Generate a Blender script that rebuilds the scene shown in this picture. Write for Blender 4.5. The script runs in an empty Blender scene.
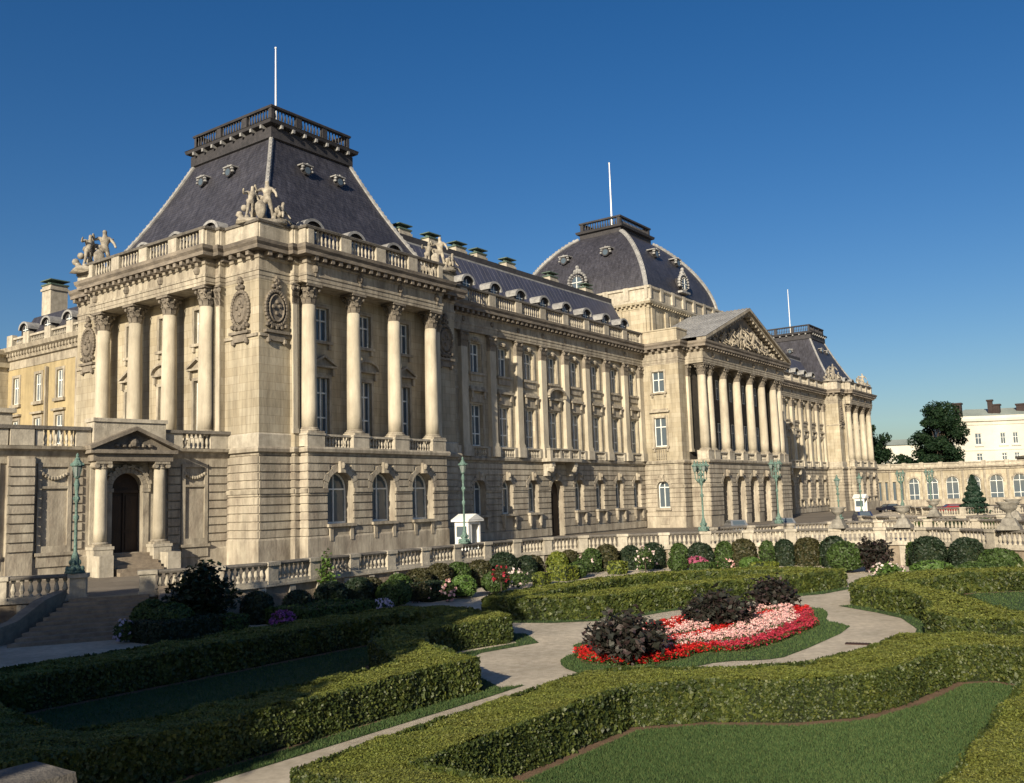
import bpy, bmesh, math, random
import numpy as np
from mathutils import Vector, Matrix
random.seed(7); rng = np.random.default_rng(11)
R = math.radians
scn = bpy.context.scene
col = scn.collection

# ------------------------------------------------------------------ camera
cam_d = bpy.data.cameras.new('camera'); cam = bpy.data.objects.new('camera', cam_d); col.objects.link(cam)
scn.camera = cam
yaw, pitch, roll = 0.945493, 0.116837, -0.0314457
fwd = Vector((math.sin(yaw)*math.cos(pitch), math.cos(yaw)*math.cos(pitch), math.sin(pitch)))
rgt = Vector((math.cos(yaw), -math.sin(yaw), 0)); up = rgt.cross(fwd)
r2 = rgt*math.cos(roll)+up*math.sin(roll); u2 = -rgt*math.sin(roll)+up*math.cos(roll)
CAM = Vector((-43.143, -53.735, 5.693))
cam.matrix_world = Matrix.Translation(CAM) @ Matrix((r2, u2, -fwd)).transposed().to_4x4()
cam_d.sensor_width = 36; cam_d.lens = 924.93/1024*36
cam_d.clip_start = 0.1; cam_d.clip_end = 6000

# ------------------------------------------------------------------ light
SUN_AZ, SUN_EL = R(15.5), R(21.5)          # light travels towards +X and a little +Y
SUN_STRENGTH, SKY_STRENGTH, EXPOSURE = 5.0, 0.063, 0.60
w = bpy.data.worlds.new('World'); scn.world = w; w.use_nodes = True
nt = w.node_tree
sky = nt.nodes.new('ShaderNodeTexSky'); sky.sky_type = 'NISHITA'; sky.sun_disc = False
sky.sun_elevation = SUN_EL; sky.sun_rotation = math.atan2(-math.cos(SUN_AZ), -math.sin(SUN_AZ))
sky.air_density = 1.0; sky.dust_density = 1.3; sky.ozone_density = 2.6; sky.altitude = 50
hs = nt.nodes.new('ShaderNodeHueSaturation'); hs.inputs['Hue'].default_value = .508; hs.inputs['Saturation'].default_value = 1.36; hs.inputs['Value'].default_value = .98
nt.links.new(sky.outputs[0], hs.inputs['Color']); nt.links.new(hs.outputs[0], nt.nodes['Background'].inputs[0])
nt.nodes['Background'].inputs[1].default_value = SKY_STRENGTH
sd = bpy.data.lights.new('sun', 'SUN'); sd.energy = SUN_STRENGTH; sd.angle = R(0.5); sd.color = (1.0, 0.87, 0.66)
so = bpy.data.objects.new('sun', sd); col.objects.link(so)
trav = Vector((math.cos(SUN_AZ)*math.cos(SUN_EL), math.sin(SUN_AZ)*math.cos(SUN_EL), -math.sin(SUN_EL)))
so.rotation_euler = trav.to_track_quat('-Z', 'Y').to_euler()
vs = scn.view_settings; vs.view_transform = 'Standard'; vs.look = 'None'; vs.exposure = EXPOSURE; vs.gamma = 1

# ------------------------------------------------------------------ materials
def mat(name, c, rough=.8, noise=None, bump=0, bscale=8, spec=.3, metal=0, c2=None, stretch=None, detail=6, island=None, transl=0, brick=None, streak=0):
    m = bpy.data.materials.new(name); m.use_nodes = True; t = m.node_tree; N = t.nodes; L = t.links
    b = N['Principled BSDF']; b.inputs['Roughness'].default_value = rough; b.inputs['Metallic'].default_value = metal
    b.inputs['Specular IOR Level'].default_value = spec
    tc = N.new('ShaderNodeNewGeometry'); src = tc.outputs['Position']
    if stretch:
        mp = N.new('ShaderNodeMapping'); mp.inputs['Scale'].default_value = stretch; L.new(src, mp.inputs[0]); s2 = mp.outputs[0]
    else: s2 = src
    colr = None
    if noise:
        n = N.new('ShaderNodeTexNoise'); n.inputs['Scale'].default_value = noise; n.inputs['Detail'].default_value = detail; n.inputs['Roughness'].default_value = .65
        L.new(s2, n.inputs['Vector'])
        r = N.new('ShaderNodeValToRGB'); r.color_ramp.elements[0].position = .32; r.color_ramp.elements[1].position = .68
        r.color_ramp.elements[0].color = (*(c2 or [x*.7 for x in c]), 1); r.color_ramp.elements[1].color = (*c, 1)
        L.new(n.outputs[0], r.inputs[0]); colr = r.outputs[0]
        # broad, weaker second octave so nothing reads flat
        n3 = N.new('ShaderNodeTexNoise'); n3.inputs['Scale'].default_value = noise*.13; n3.inputs['Detail'].default_value = 3; L.new(src, n3.inputs['Vector'])
        mr = N.new('ShaderNodeMapRange'); mr.inputs[1].default_value = .3; mr.inputs[2].default_value = .7; mr.inputs[3].default_value = .8; mr.inputs[4].default_value = 1.15
        L.new(n3.outputs[0], mr.inputs[0])
        mx = N.new('ShaderNodeVectorMath'); mx.operation = 'SCALE'; L.new(colr, mx.inputs[0]); L.new(mr.outputs[0], mx.inputs['Scale']); colr = mx.outputs[0]
    if island:
        r = N.new('ShaderNodeValToRGB'); els = r.color_ramp.elements
        while len(els) < len(island): els.new(.5)
        for i, cc in enumerate(island): els[i].position = i/(len(island)-1); els[i].color = (*cc, 1)
        L.new(tc.outputs['Random Per Island'], r.inputs[0]); 
        if colr is None: colr = r.outputs[0]
        else:
            mx = N.new('ShaderNodeMixRGB'); mx.inputs[0].default_value = .6; L.new(colr, mx.inputs[1]); L.new(r.outputs[0], mx.inputs[2]); colr = mx.outputs[0]
    if brick:                                  # ashlar: fine joints and block to block tone
        bw, bh, jt = brick
        vm = N.new('ShaderNodeSeparateXYZ'); L.new(src, vm.inputs[0])
        ad = N.new('ShaderNodeMath'); ad.operation = 'ADD'; L.new(vm.outputs[0], ad.inputs[0]); L.new(vm.outputs[1], ad.inputs[1])
        cb = N.new('ShaderNodeCombineXYZ'); L.new(ad.outputs[0], cb.inputs[0]); L.new(vm.outputs[2], cb.inputs[1])
        bt = N.new('ShaderNodeTexBrick'); bt.inputs['Scale'].default_value = 1; bt.inputs['Brick Width'].default_value = bw; bt.inputs['Row Height'].default_value = bh
        bt.inputs['Mortar Size'].default_value = jt; bt.inputs['Color1'].default_value = (1, 1, 1, 1); bt.inputs['Color2'].default_value = (.82, .79, .74, 1); bt.inputs['Mortar'].default_value = (.55, .5, .45, 1)
        L.new(cb.outputs[0], bt.inputs['Vector'])
        mx = N.new('ShaderNodeMixRGB'); mx.blend_type = 'MULTIPLY'; mx.inputs[0].default_value = .8; L.new(colr, mx.inputs[1]); L.new(bt.outputs[0], mx.inputs[2]); colr = mx.outputs[0]
    if streak:                                 # rain and soot stains running down
        mp2 = N.new('ShaderNodeMapping'); mp2.inputs['Scale'].default_value = (1.5, 1.5, .13); L.new(src, mp2.inputs[0])
        n4 = N.new('ShaderNodeTexNoise'); n4.inputs['Scale'].default_value = 1.3; n4.inputs['Detail'].default_value = 6; n4.inputs['Roughness'].default_value = .7; L.new(mp2.outputs[0], n4.inputs['Vector'])
        m4 = N.new('ShaderNodeMapRange'); m4.inputs[1].default_value = .36; m4.inputs[2].default_value = .58; m4.inputs[3].default_value = 1-streak; m4.inputs[4].default_value = 1.04; L.new(n4.outputs[0], m4.inputs[0])
        x4 = N.new('ShaderNodeVectorMath'); x4.operation = 'SCALE'; L.new(colr, x4.inputs[0]); L.new(m4.outputs[0], x4.inputs['Scale']); colr = x4.outputs[0]
    if colr is not None: L.new(colr, b.inputs['Base Color'])
    else: b.inputs['Base Color'].default_value = (*c, 1)
    if bump:
        n2 = N.new('ShaderNodeTexNoise'); n2.inputs['Scale'].default_value = bscale; n2.inputs['Detail'].default_value = 5; L.new(s2, n2.inputs['Vector'])
        bp = N.new('ShaderNodeBump'); bp.inputs['Strength'].default_value = bump; bp.inputs['Distance'].default_value = .05
        L.new(n2.outputs[0], bp.inputs['Height']); L.new(bp.outputs[0], b.inputs['Normal'])
    if transl:
        tr = N.new('ShaderNodeBsdfTranslucent'); ms = N.new('ShaderNodeMixShader'); ms.inputs[0].default_value = transl
        if colr is not None: L.new(colr, tr.inputs[0])
        L.new(b.outputs[0], ms.inputs[1]); L.new(tr.outputs[0], ms.inputs[2]); L.new(ms.outputs[0], N['Material Output'].inputs[0])
    return m
STONE = mat('ashlar_stone', (.48, .435, .34), .85, .9, .35, 5, c2=(.34, .30, .23), stretch=(1, 1, .35), brick=(1.5, .62, .014), streak=.28)
RUST = mat('rusticated_stone', (.44, .40, .325), .9, 1.1, .5, 7, c2=(.25, .215, .175), stretch=(1, 1, .5), streak=.34)
TRIM = mat('carved_stone', (.43, .39, .315), .85, 1.8, .4, 12, c2=(.22, .19, .155), stretch=(1, 1, .45), streak=.3)
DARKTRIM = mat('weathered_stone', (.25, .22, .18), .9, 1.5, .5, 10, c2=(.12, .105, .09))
SOOT = mat('sooty_carving', (.22, .19, .155), .9, 3, .6, 20, c2=(.10, .088, .075))
CORN = mat('sooty_cornice', (.26, .225, .185), .9, 1.6, .5, 8, c2=(.10, .088, .078), stretch=(.5, .5, 1.5))
PALE = mat('pale_stone', (.48, .44, .365), .85, 2.0, .4, 10, c2=(.32, .29, .24), streak=.25)
COPING = mat('lichened_coping', (.18, .165, .145), .95, 2.2, .6, 14, c2=(.09, .083, .076))
COLUMN = mat('column_stone', (.50, .455, .365), .8, 1.3, .2, 8, c2=(.38, .34, .27), stretch=(1, 1, .5), streak=.16)
SLATE = mat('slate', (.066, .067, .086), .5, 2.5, .5, 6, c2=(.032, .032, .044), stretch=(1.2, 1.2, .25), spec=.45, brick=(.5, .28, .03), streak=.35)
SEAM = mat('seamed_metal_roof', (.058, .062, .098), .5, .8, .2, 6, c2=(.045, .047, .066), stretch=(1, 1, .2), spec=.4, streak=.2)
ZINC = mat('zinc', (.34, .34, .335), .6, 2.5, .3, 8, c2=(.17, .17, .175), spec=.5)
LEAD = mat('dark_lead', (.055, .052, .058), .7, 3, .3, 10, c2=(.03, .03, .034))
FRAME = mat('white_window_paint', (.70, .74, .72), .5, 6, c2=(.6, .6, .59))
GLASS = mat('window_glass', (.075, .10, .125), .06, spec=.6)
DARKIN = mat('painted_shade_wall', (.085, .075, .065), .95, 1.2, c2=(.05, .045, .04))  # deep shade put into the colour, for portico, arcade and window backs
DOORW = mat('dark_wooden_door', (.045, .028, .018), .6, 5, .3, 18, c2=(.025, .016, .012), stretch=(3, 3, .4))
VERD = mat('verdigris_bronze', (.15, .235, .20), .75, 11, .5, 25, c2=(.055, .10, .09), spec=.4)
LAMPG = mat('lantern_glass', (.20, .23, .22), .2, spec=.6)
YELW = mat('ochre_stucco', (.38, .31, .18), .9, .8, .2, 8, c2=(.29, .235, .14), streak=.2)
WHITE = mat('white_stucco', (.62, .60, .53), .9, .5, .1, 8, c2=(.54, .52, .46))
WPAINT = mat('white_gloss_paint', (.75, .75, .73), .5, 5, c2=(.66, .66, .64))
POLE = mat('white_flagpole_paint', (.78, .78, .76), .4)
COPPER = mat('green_copper_cap', (.12, .18, .14), .7, 5, .3, 10, c2=(.05, .07, .06))
BRICK = mat('dark_red_brick', (.05, .037, .036), .9, 4, .4, 20, c2=(.03, .022, .022))
GREENROOF = mat('grey_green_roof', (.30, .34, .31), .8, 1, c2=(.24, .28, .26))
GRAVEL = mat('pale_gravel', (.60, .535, .43), .95, 3.0, .9, 55, c2=(.40, .345, .265), detail=15)
PAVE = mat('paving', (.22, .19, .155), .9, 2, .4, 12, c2=(.14, .125, .105), brick=(1.2, .7, .02))
STEP = mat('worn_stone_steps', (.30, .25, .19), .9, 2.5, .5, 14, c2=(.17, .14, .11))
ASPH = mat('asphalt', (.06, .06, .062), .9, 3, .3, 30, c2=(.045, .045, .046))
SOIL = mat('bare_soil', (.21, .135, .085), .95, 14, .9, 40, c2=(.12, .078, .05))
LAWN = mat('lawn_green', (.062, .105, .034), .9, 1.6, .9, 120, c2=(.034, .068, .024), detail=10)
BLADE = mat('grass_blades', (.05, .10, .03), .8, island=[(.038, .080, .026), (.060, .108, .034), (.10, .135, .045)], transl=.25)
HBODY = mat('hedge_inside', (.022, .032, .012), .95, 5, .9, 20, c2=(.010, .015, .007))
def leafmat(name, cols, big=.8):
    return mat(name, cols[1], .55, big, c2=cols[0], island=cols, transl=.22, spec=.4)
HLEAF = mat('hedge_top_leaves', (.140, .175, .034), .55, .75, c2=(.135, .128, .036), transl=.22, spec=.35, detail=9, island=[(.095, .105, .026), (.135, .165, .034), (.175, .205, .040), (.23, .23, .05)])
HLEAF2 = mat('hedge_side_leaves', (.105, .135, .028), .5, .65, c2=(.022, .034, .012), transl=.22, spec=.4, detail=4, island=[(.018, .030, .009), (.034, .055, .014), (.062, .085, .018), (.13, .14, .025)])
YEW = leafmat('yew_leaves', [(.010, .022, .012), (.018, .034, .016), (.028, .048, .020)], 2)
BOXG = leafmat('mid_green_leaves', [(.030, .058, .014), (.048, .085, .018), (.07, .115, .026)], 2)
OLIV = leafmat('brown_olive_leaves', [(.030, .030, .012), (.048, .045, .016), (.065, .062, .02)], 2)
YELG = leafmat('yellow_green_leaves', [(.07, .10, .016), (.13, .16, .02), (.21, .22, .028)], 2)
LIMEG = leafmat('light_green_leaves', [(.05, .10, .02), (.08, .15, .03), (.12, .2, .04)], 2)
PURP = leafmat('purple_black_leaves', [(.014, .018, .014), (.034, .034, .027), (.075, .038, .045)], 2)
TREE = leafmat('tree_leaves', [(.008, .022, .013), (.016, .036, .017), (.028, .052, .020)], .3)
TREE.node_tree.nodes['Principled BSDF'].inputs['Specular IOR Level'].default_value = .12
CONI = leafmat('conifer_leaves', [(.008, .028, .018), (.014, .038, .022), (.02, .05, .028)], 1)
BARK = mat('bark', (.07, .052, .038), .9, 6, .8, 15, c2=(.04, .03, .024))
def petal(n, cs): return mat(n, cs[0], .6, island=cs, transl=.25)
RED = petal('red_petals', [(.36, .008, .008), (.55, .012, .012), (.65, .03, .03)])
MAG = petal('crimson_petals', [(.36, .02, .05), (.48, .05, .09), (.40, .02, .03)])
MGN = petal('magenta_petals', [(.30, .05, .12), (.42, .12, .2), (.34, .07, .14)])
PINK = petal('pink_petals', [(.75, .36, .36), (.85, .52, .50), (.80, .62, .58)])
WHT = petal('white_petals', [(.8, .72, .7), (.82, .6, .58), (.75, .75, .72)])
PUR = petal('purple_petals', [(.16, .04, .20), (.25, .08, .30), (.35, .14, .36)])
LIL = petal('lilac_petals', [(.40, .36, .55), (.55, .5, .65), (.6, .58, .7)])
CARB = mat('dark_blue_car_paint', (.02, .03, .08), .25, spec=.6); CARR = mat('red_car_paint', (.20, .018, .025), .25, spec=.6)
CARK = mat('navy_black_car_paint', (.012, .014, .025), .25, spec=.6); CARG = mat('grey_car_paint', (.16, .17, .19), .3, spec=.6)
TYRE = mat('rubber', (.02, .02, .02), .9); RIM = mat('wheel_metal', (.4, .4, .4), .4, metal=.7)
IRON = mat('rusty_grate', (.06, .03, .02), .8, 8, c2=(.04, .02, .015))
AWN = mat('grey_urn_stone', (.30, .285, .25), .9, 2.5, .5, 12, c2=(.15, .14, .125), streak=.3)

# ------------------------------------------------------------------ mesh builder
class Frame:
    """u runs along the wall, n points out of it, z is up."""
    def __init__(s, O, ud): s.O = Vector((O[0], O[1], 0)); s.u = Vector((ud[0], ud[1], 0)).normalized(); s.n = Vector((s.u.y, -s.u.x, 0))
    def p(s, u, n, z): q = s.O+s.u*u+s.n*n; return (q.x, q.y, z)
    def ang(s): return math.atan2(s.u.y, s.u.x)
WORLD = Frame((0, 0), (1, 0))
class MB:
    def __init__(s): s.v = []; s.f = []; s.m = []; s.cur = 0
    def face(s, pts):
        b = len(s.v); s.v.extend(pts); s.f.append(tuple(range(b, b+len(pts)))); s.m.append(s.cur)
    def raw(s, V, Fs):
        b = len(s.v); s.v.extend([tuple(x) for x in V]); s.f.extend([tuple(i+b for i in f) for f in Fs]); s.m.extend([s.cur]*len(Fs))
    def box(s, F, u0, u1, n0, n1, z0, z1):
        P = [F.p(u, n, z) for z in (z0, z1) for n in (n0, n1) for u in (u0, u1)]
        s.raw(P, [(0, 2, 3, 1), (4, 5, 7, 6), (2, 6, 7, 3), (0, 1, 5, 4), (0, 4, 6, 2), (1, 3, 7, 5)])
    def tbox(s, F, u0, u1, n0, n1, z0, z1, t):
        """box whose top is inset by t"""
        P = [F.p(u, n, z0) for n in (n0, n1) for u in (u0, u1)]+[F.p(u, n, z1) for n in (n0+t, n1-t) for u in (u0+t, u1-t)]
        s.raw(P, [(0, 2, 3, 1), (4, 5, 7, 6), (2, 6, 7, 3), (0, 1, 5, 4), (0, 4, 6, 2), (1, 3, 7, 5)])
    def lathe(s, c, prof, seg=10, sx=1, sy=1, cap=True, rot=0):
        V = []; Fs = []
        for r, z in prof:
            for k in range(seg):
                a = rot+2*math.pi*k/seg; V.append((c[0]+r*sx*math.cos(a), c[1]+r*sy*math.sin(a), c[2]+z))
        n = len(prof)
        for i in range(n-1):
            for k in range(seg):
                k2 = (k+1) % seg; Fs.append((i*seg+k, i*seg+k2, (i+1)*seg+k2, (i+1)*seg+k))
        if cap: Fs.append(tuple(range((n-1)*seg, n*seg))); Fs.append(tuple(reversed(range(seg))))
        s.raw(V, Fs)
    def tube(s, pts, rad, seg=6):
        pts = [Vector(p) for p in pts]; V = []; Fs = []
        if not hasattr(rad, '__len__'): rad = [rad]*len(pts)
        for i, p in enumerate(pts):
            d = (pts[min(i+1, len(pts)-1)]-pts[max(i-1, 0)]).normalized()
            a = d.cross(Vector((0, 0, 1)))
            if a.length < .05: a = d.cross(Vector((1, 0, 0)))
            a.normalize(); b = d.cross(a)
            for k in range(seg):
                t = 2*math.pi*k/seg; V.append(tuple(p+a*rad[i]*math.cos(t)+b*rad[i]*math.sin(t)))
        for i in range(len(pts)-1):
            for k in range(seg): k2 = (k+1) % seg; Fs.append((i*seg+k, i*seg+k2, (i+1)*seg+k2, (i+1)*seg+k))
        Fs.append(tuple(range(seg))); Fs.append(tuple(range(len(V)-seg, len(V))))
        s.raw(V, Fs)
    def ball(s, c, rx, ry=None, rz=None, seg=8, rings=5):
        ry = ry or rx; rz = rz or rx
        prof = [(max(.02, math.cos(a)), math.sin(a)) for a in np.linspace(-math.pi/2, math.pi/2, rings)]
        V = []; Fs = []
        for r, z in prof:
            for k in range(seg): a = 2*math.pi*k/seg; V.append((c[0]+rx*r*math.cos(a), c[1]+ry*r*math.sin(a), c[2]+rz*z))
        for i in range(rings-1):
            for k in range(seg): k2 = (k+1) % seg; Fs.append((i*seg+k, i*seg+k2, (i+1)*seg+k2, (i+1)*seg+k))
        s.raw(V, Fs)
    def arrays(s, V, nper, midx):
        """append many separate polygons, V shape (k, nper, 3)"""
        b = len(s.v); k = len(V); s.v.extend(map(tuple, V.reshape(-1, 3).tolist()))
        s.f.extend([tuple(range(b+i*nper, b+(i+1)*nper)) for i in range(k)]); s.m.extend([midx]*k)
    def mesh(s, name, mats, smooth=False):
        me = bpy.data.meshes.new(name); me.from_pydata(s.v, [], s.f)
        for m in (mats if isinstance(mats, (list, tuple)) else [mats]): me.materials.append(m)
        me.polygons.foreach_set('material_index', s.m)
        if smooth: me.polygons.foreach_set('use_smooth', [True]*len(s.f))
        me.update(); return me
    def build(s, name, mats, parent=None, smooth=False):
        o = bpy.data.objects.new(name, s.mesh(name, mats, smooth)); col.objects.link(o)
        if parent is not None:
            o.parent = parent; o.matrix_parent_inverse = parent.matrix_world.inverted() if False else Matrix.Translation(-Vector(parent.location)) if parent.rotation_euler.z == 0 else (Matrix.Translation(parent.location) @ Matrix.Rotation(parent.rotation_euler.z, 4, 'Z')).inverted()
        return o
def tag(o, label=None, cat=None, group=None, kind=None):
    if label: o['label'] = label
    if cat: o['category'] = cat
    if group: o['group'] = group
    if kind: o['kind'] = kind
    return o
def empty(name, loc=(0, 0, 0), rz=0):
    o = bpy.data.objects.new(name, None); col.objects.link(o); o.location = loc; o.rotation_euler = (0, 0, rz); o.empty_display_size = .3; return o
def inst(name, me, parent, loc, rz=0, scale=None):
    """child object with shared mesh; loc in the parent's space"""
    o = bpy.data.objects.new(name, me); col.objects.link(o); o.parent = parent; o.location = loc; o.rotation_euler = (0, 0, rz)
    if scale: o.scale = scale
    return o
def copy_tree(o, parent=None):
    c = o.copy(); col.objects.link(c); c.parent = parent
    for ch in list(o.children): copy_tree(ch, c)
    return c
def molding(mb, path, prof, closed=False):
    """sweep profile (offset outward, z) along plan path; outward is right of travel"""
    P = [Vector((a, b)) for a, b in path]; n = len(P); rows = []
    for i in range(n):
        def nrm(a, b): d = (b-a).normalized(); return Vector((d.y, -d.x))
        if closed: n1 = nrm(P[i-1], P[i]); n2 = nrm(P[i], P[(i+1) % n])
        else:
            n1 = nrm(P[max(i-1, 0)], P[max(i, 1)]); n2 = nrm(P[min(i, n-2)], P[min(i+1, n-1)])
        m = (n1+n2); m = m/max(m.length_squared, .2)*2
        rows.append([(P[i].x+m.x*o, P[i].y+m.y*o, z) for o, z in prof])
    k = len(prof); V = [p for r in rows for p in r]; Fs = []
    for i in range(n if closed else n-1):
        j = (i+1) % n
        for q in range(k-1): Fs.append((i*k+q, j*k+q, j*k+q+1, i*k+q+1))
    mb.raw(V, Fs)
def modillions(mb, path, off, zt, h=.32, wd=.34, pitch=.82, out=.55):
    keep = mb.cur
    for (a, b) in zip(path[:-1], path[1:]):
        a = Vector(a); b = Vector(b); L = (b-a).length
        if L < 1.2: continue
        F = Frame(a, b-a); n = max(1, int(L/pitch)); st = L/n
        for i in range(n): u = st*(i+.5); mb.box(F, u-wd/2, u+wd/2, off-.05, off+out, zt-h, zt)
def baluster(mb, x, y, z, h, seg=6, r=.1):
    mb.lathe((x, y, z), [(r*.95, 0), (r*.95, h*.08), (r*.5, h*.14), (r*1.05, h*.36), (r*.8, h*.55), (r*.42, h*.78), (r*.8, h*.88), (r*.8, h)], seg, cap=False)
def balusters(mb, F, u0, u1, n, z0, z1, pitch=.36, seg=6, r=.1):
    k = max(1, int((u1-u0)/pitch)); st = (u1-u0)/k
    for i in range(k): x, y, _ = F.p(u0+st*(i+.5), n, 0); baluster(mb, x, y, z0, z1-z0, seg, r)
def wall(mb, F, u0, u1, z0, z1, n, ops, depth=.8):
    """flat wall with openings (uc, w, zb, zt, arch); for an arch zt is the springing"""
    ops = sorted(ops); cur = u0; p = F.p
    for uc, wd, zb, zt, arch in ops:
        a, b = uc-wd/2, uc+wd/2
        mb.face([p(cur, n, z0), p(a, n, z0), p(a, n, z1), p(cur, n, z1)])
        if zb > z0+.01: mb.face([p(a, n, z0), p(b, n, z0), p(b, n, zb), p(a, n, zb)])
        nd = n-depth
        mb.face([p(a, n, zb), p(a, nd, zb), p(a, nd, zt), p(a, n, zt)]); mb.face([p(b, n, zb), p(b, nd, zb), p(b, nd, zt), p(b, n, zt)])
        mb.face([p(a, n, zb), p(b, n, zb), p(b, nd, zb), p(a, nd, zb)])
        if arch:
            K = 14; r = wd/2; A = [(uc-r*math.cos(math.pi*i/K), zt+r*math.sin(math.pi*i/K)) for i in range(K+1)]
            for (ua, za), (ub, zb_) in zip(A[:-1], A[1:]):
                mb.face([p(ua, n, za), p(ub, n, zb_), p(ub, n, z1), p(ua, n, z1)])
                mb.face([p(ua, n, za), p(ub, n, zb_), p(ub, nd, zb_), p(ua, nd, za)])
        else:
            mb.face([p(a, n, zt), p(b, n, zt), p(b, n, z1), p(a, n, z1)]); mb.face([p(a, n, zt), p(b, n, zt), p(b, nd, zt), p(a, nd, zt)])
        cur = b
    mb.face([p(cur, n, z0), p(u1, n, z0), p(u1, n, z1), p(cur, n, z1)])
def courses(mb, F, u0, u1, z0, z1, n, ops=(), pitch=.605, gap=.11, proj=.11, ring=.42):
    k = max(1, round((z1-z0)/pitch)); st = (z1-z0)/k
    for i in range(k):
        a, b = z0+i*st+gap/2, z0+(i+1)*st-gap/2; zm = (a+b)/2; iv = [(u0, u1)]
        for uc, wd, zb, zt, arch in ops:
            if zm < zb-.2: continue
            if zm <= zt: hw = wd/2+.02
            elif arch and b < zt+wd/2+ring+.5: rr = wd/2+ring; hw = math.sqrt(max(0, rr*rr-(max(a-zt, 0))**2)) if a-zt < rr else 0
            else: hw = 0
            if hw <= 0: continue
            nv = []
            for s0, s1 in iv:
                if uc-hw > s0+.05: nv.append((s0, min(s1, uc-hw)))
                if uc+hw < s1-.05: nv.append((max(s0, uc+hw), s1))
                if uc+hw <= s0 or uc-hw >= s1: pass
            iv = [(s0, s1) for s0, s1 in nv if s1-s0 > .08]
        for s0, s1 in iv: mb.tbox(F, s0, s1, n-.02, n+proj, a, b, .0)
def voussoirs(mb, F, uc, wd, zs, n, ring=.42, proj=.1, K=9, key=True):
    r0, r1 = wd/2, wd/2+ring
    for i in range(K):
        a0 = math.pi*(i+.04)/K; a1 = math.pi*(i+.96)/K; rr = r1+(.12 if i % 2 else 0)
        q = []
        for nn in (n-.02, n+proj):
            for rad, a in ((r0, a0), (r0, (a0+a1)/2), (r0, a1), (rr, a1), (rr, (a0+a1)/2), (rr, a0)): q.append(F.p(uc-rad*math.cos(a), nn, zs+rad*math.sin(a)))
        mb.raw(q, [(6, 7, 8, 9, 10, 11), (0, 1, 7, 6), (1, 2, 8, 7), (2, 3, 9, 8), (3, 4, 10, 9), (4, 5, 11, 10), (5, 0, 6, 11)])
    if key:
        z = zs+r0; mb.tbox(F, uc-.26, uc+.26, n, n+.42, z-.12, z+.75, .06); x, y, _ = F.p(uc, n+.4, 0); mb.ball((x, y, z+.42), .2, .2, .27, 7, 5)

# shared window meshes ------------------------------------------------
def win_mesh(wd, h, arch=False, bars=(.66,)):
    f = MB(); W = WORLD; t = .105; d0, d1 = -.06, .05
    f.box(W, -wd/2, -wd/2+t, d0, d1, 0, h); f.box(W, wd/2-t, wd/2, d0, d1, 0, h); f.box(W, -wd/2, wd/2, d0+.005, d1+.01, 0, t*1.3)
    f.box(W, -.055, .055, d0+.01, d1+.03, t, h)
    for b in bars: f.box(W, -wd/2+t, wd/2-t, d0+.015, d1+.02, h*b-.06, h*b+.06)
    g = MB(); r = wd/2
    if arch:
        K = 12
        for i in range(K):
            a0, a1 = math.pi*i/K, math.pi*(i+1)/K
            q = [(-rr*math.cos(a), -nn, h+rr*math.sin(a)) for nn in (d0, d1) for rr, a in ((r, a0), (r, a1), (r-t*1.3, a1), (r-t*1.3, a0))]
            f.raw(q, [(4, 5, 6, 7), (2, 3, 7, 6)])
        f.box(W, -.05, .05, d0+.01, d1+.03, h, h+r-t); f.box(W, -r+t, r-t, d0+.012, d1+.02, h-.06, h+.06)
        g.face([(-r, .03, 0), (r, .03, 0)]+[(r*math.cos(math.pi*i/K), .03, h+r*math.sin(math.pi*i/K)) for i in range(K+1)])
    else:
        f.box(W, -wd/2, wd/2, d0+.005, d1+.01, h-t, h); g.face([(-wd/2, .03, 0), (wd/2, .03, 0), (wd/2, .03, h), (-wd/2, .03, h)])
    return f.mesh('window_frame', FRAME), g.mesh('window_pane', GLASS)
_w = {}
def window(parent, F, u, n, z, wd, h, arch=False, bars=(.66,), name=None):
    k = (round(wd, 2), round(h, 2), arch, bars)
    if k not in _w: _w[k] = win_mesh(wd, h, arch, bars)
    fr, pn = _w[k]; x, y, _ = F.p(u, n, 0); L = parent.location
    o = inst(name or ('arched_window' if arch else 'window'), fr, parent, (x-L.x, y-L.y, z-L.z), F.ang()); inst('pane', pn, o, (0, 0, 0)); return o

# column ---------------------------------------------------------------
def acanthus(mb, r, z0, h, seg=8):
    for row, (zz, rr, hh) in enumerate([(0, r*.98, h*.42), (h*.28, r*1.02, h*.42)]):
        for k in range(seg):
            a = 2*math.pi*(k+.5*row)/seg; ca, sa = math.cos(a), math.sin(a); t = (-sa, ca)
            wv = r*.36
            pts = [(rr, 0, wv), (rr*1.12, hh*.55, wv*1.1), (rr*1.42, hh, wv*.7), (rr*1.5, hh*.86, wv*.4)]
            for (ra, za, wa), (rb, zb, wb) in zip(pts[:-1], pts[1:]):
                mb.face([(ra*ca-t[0]*wa, ra*sa-t[1]*wa, z0+zz+za), (ra*ca+t[0]*wa, ra*sa+t[1]*wa, z0+zz+za), (rb*ca+t[0]*wb, rb*sa+t[1]*wb, z0+zz+zb), (rb*ca-t[0]*wb, rb*sa-t[1]*wb, z0+zz+zb)])
    for k in range(4):
        a = math.pi/4+k*math.pi/2; mb.ball((r*1.52*math.cos(a), r*1.52*math.sin(a), z0+h*.8), r*.27, r*.27, r*.3, 6, 5)
        a = k*math.pi/2; mb.ball((r*1.25*math.cos(a), r*1.25*math.sin(a), z0+h*.86), r*.2, r*.2, r*.2, 6, 4)
COLH = 11.35
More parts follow.
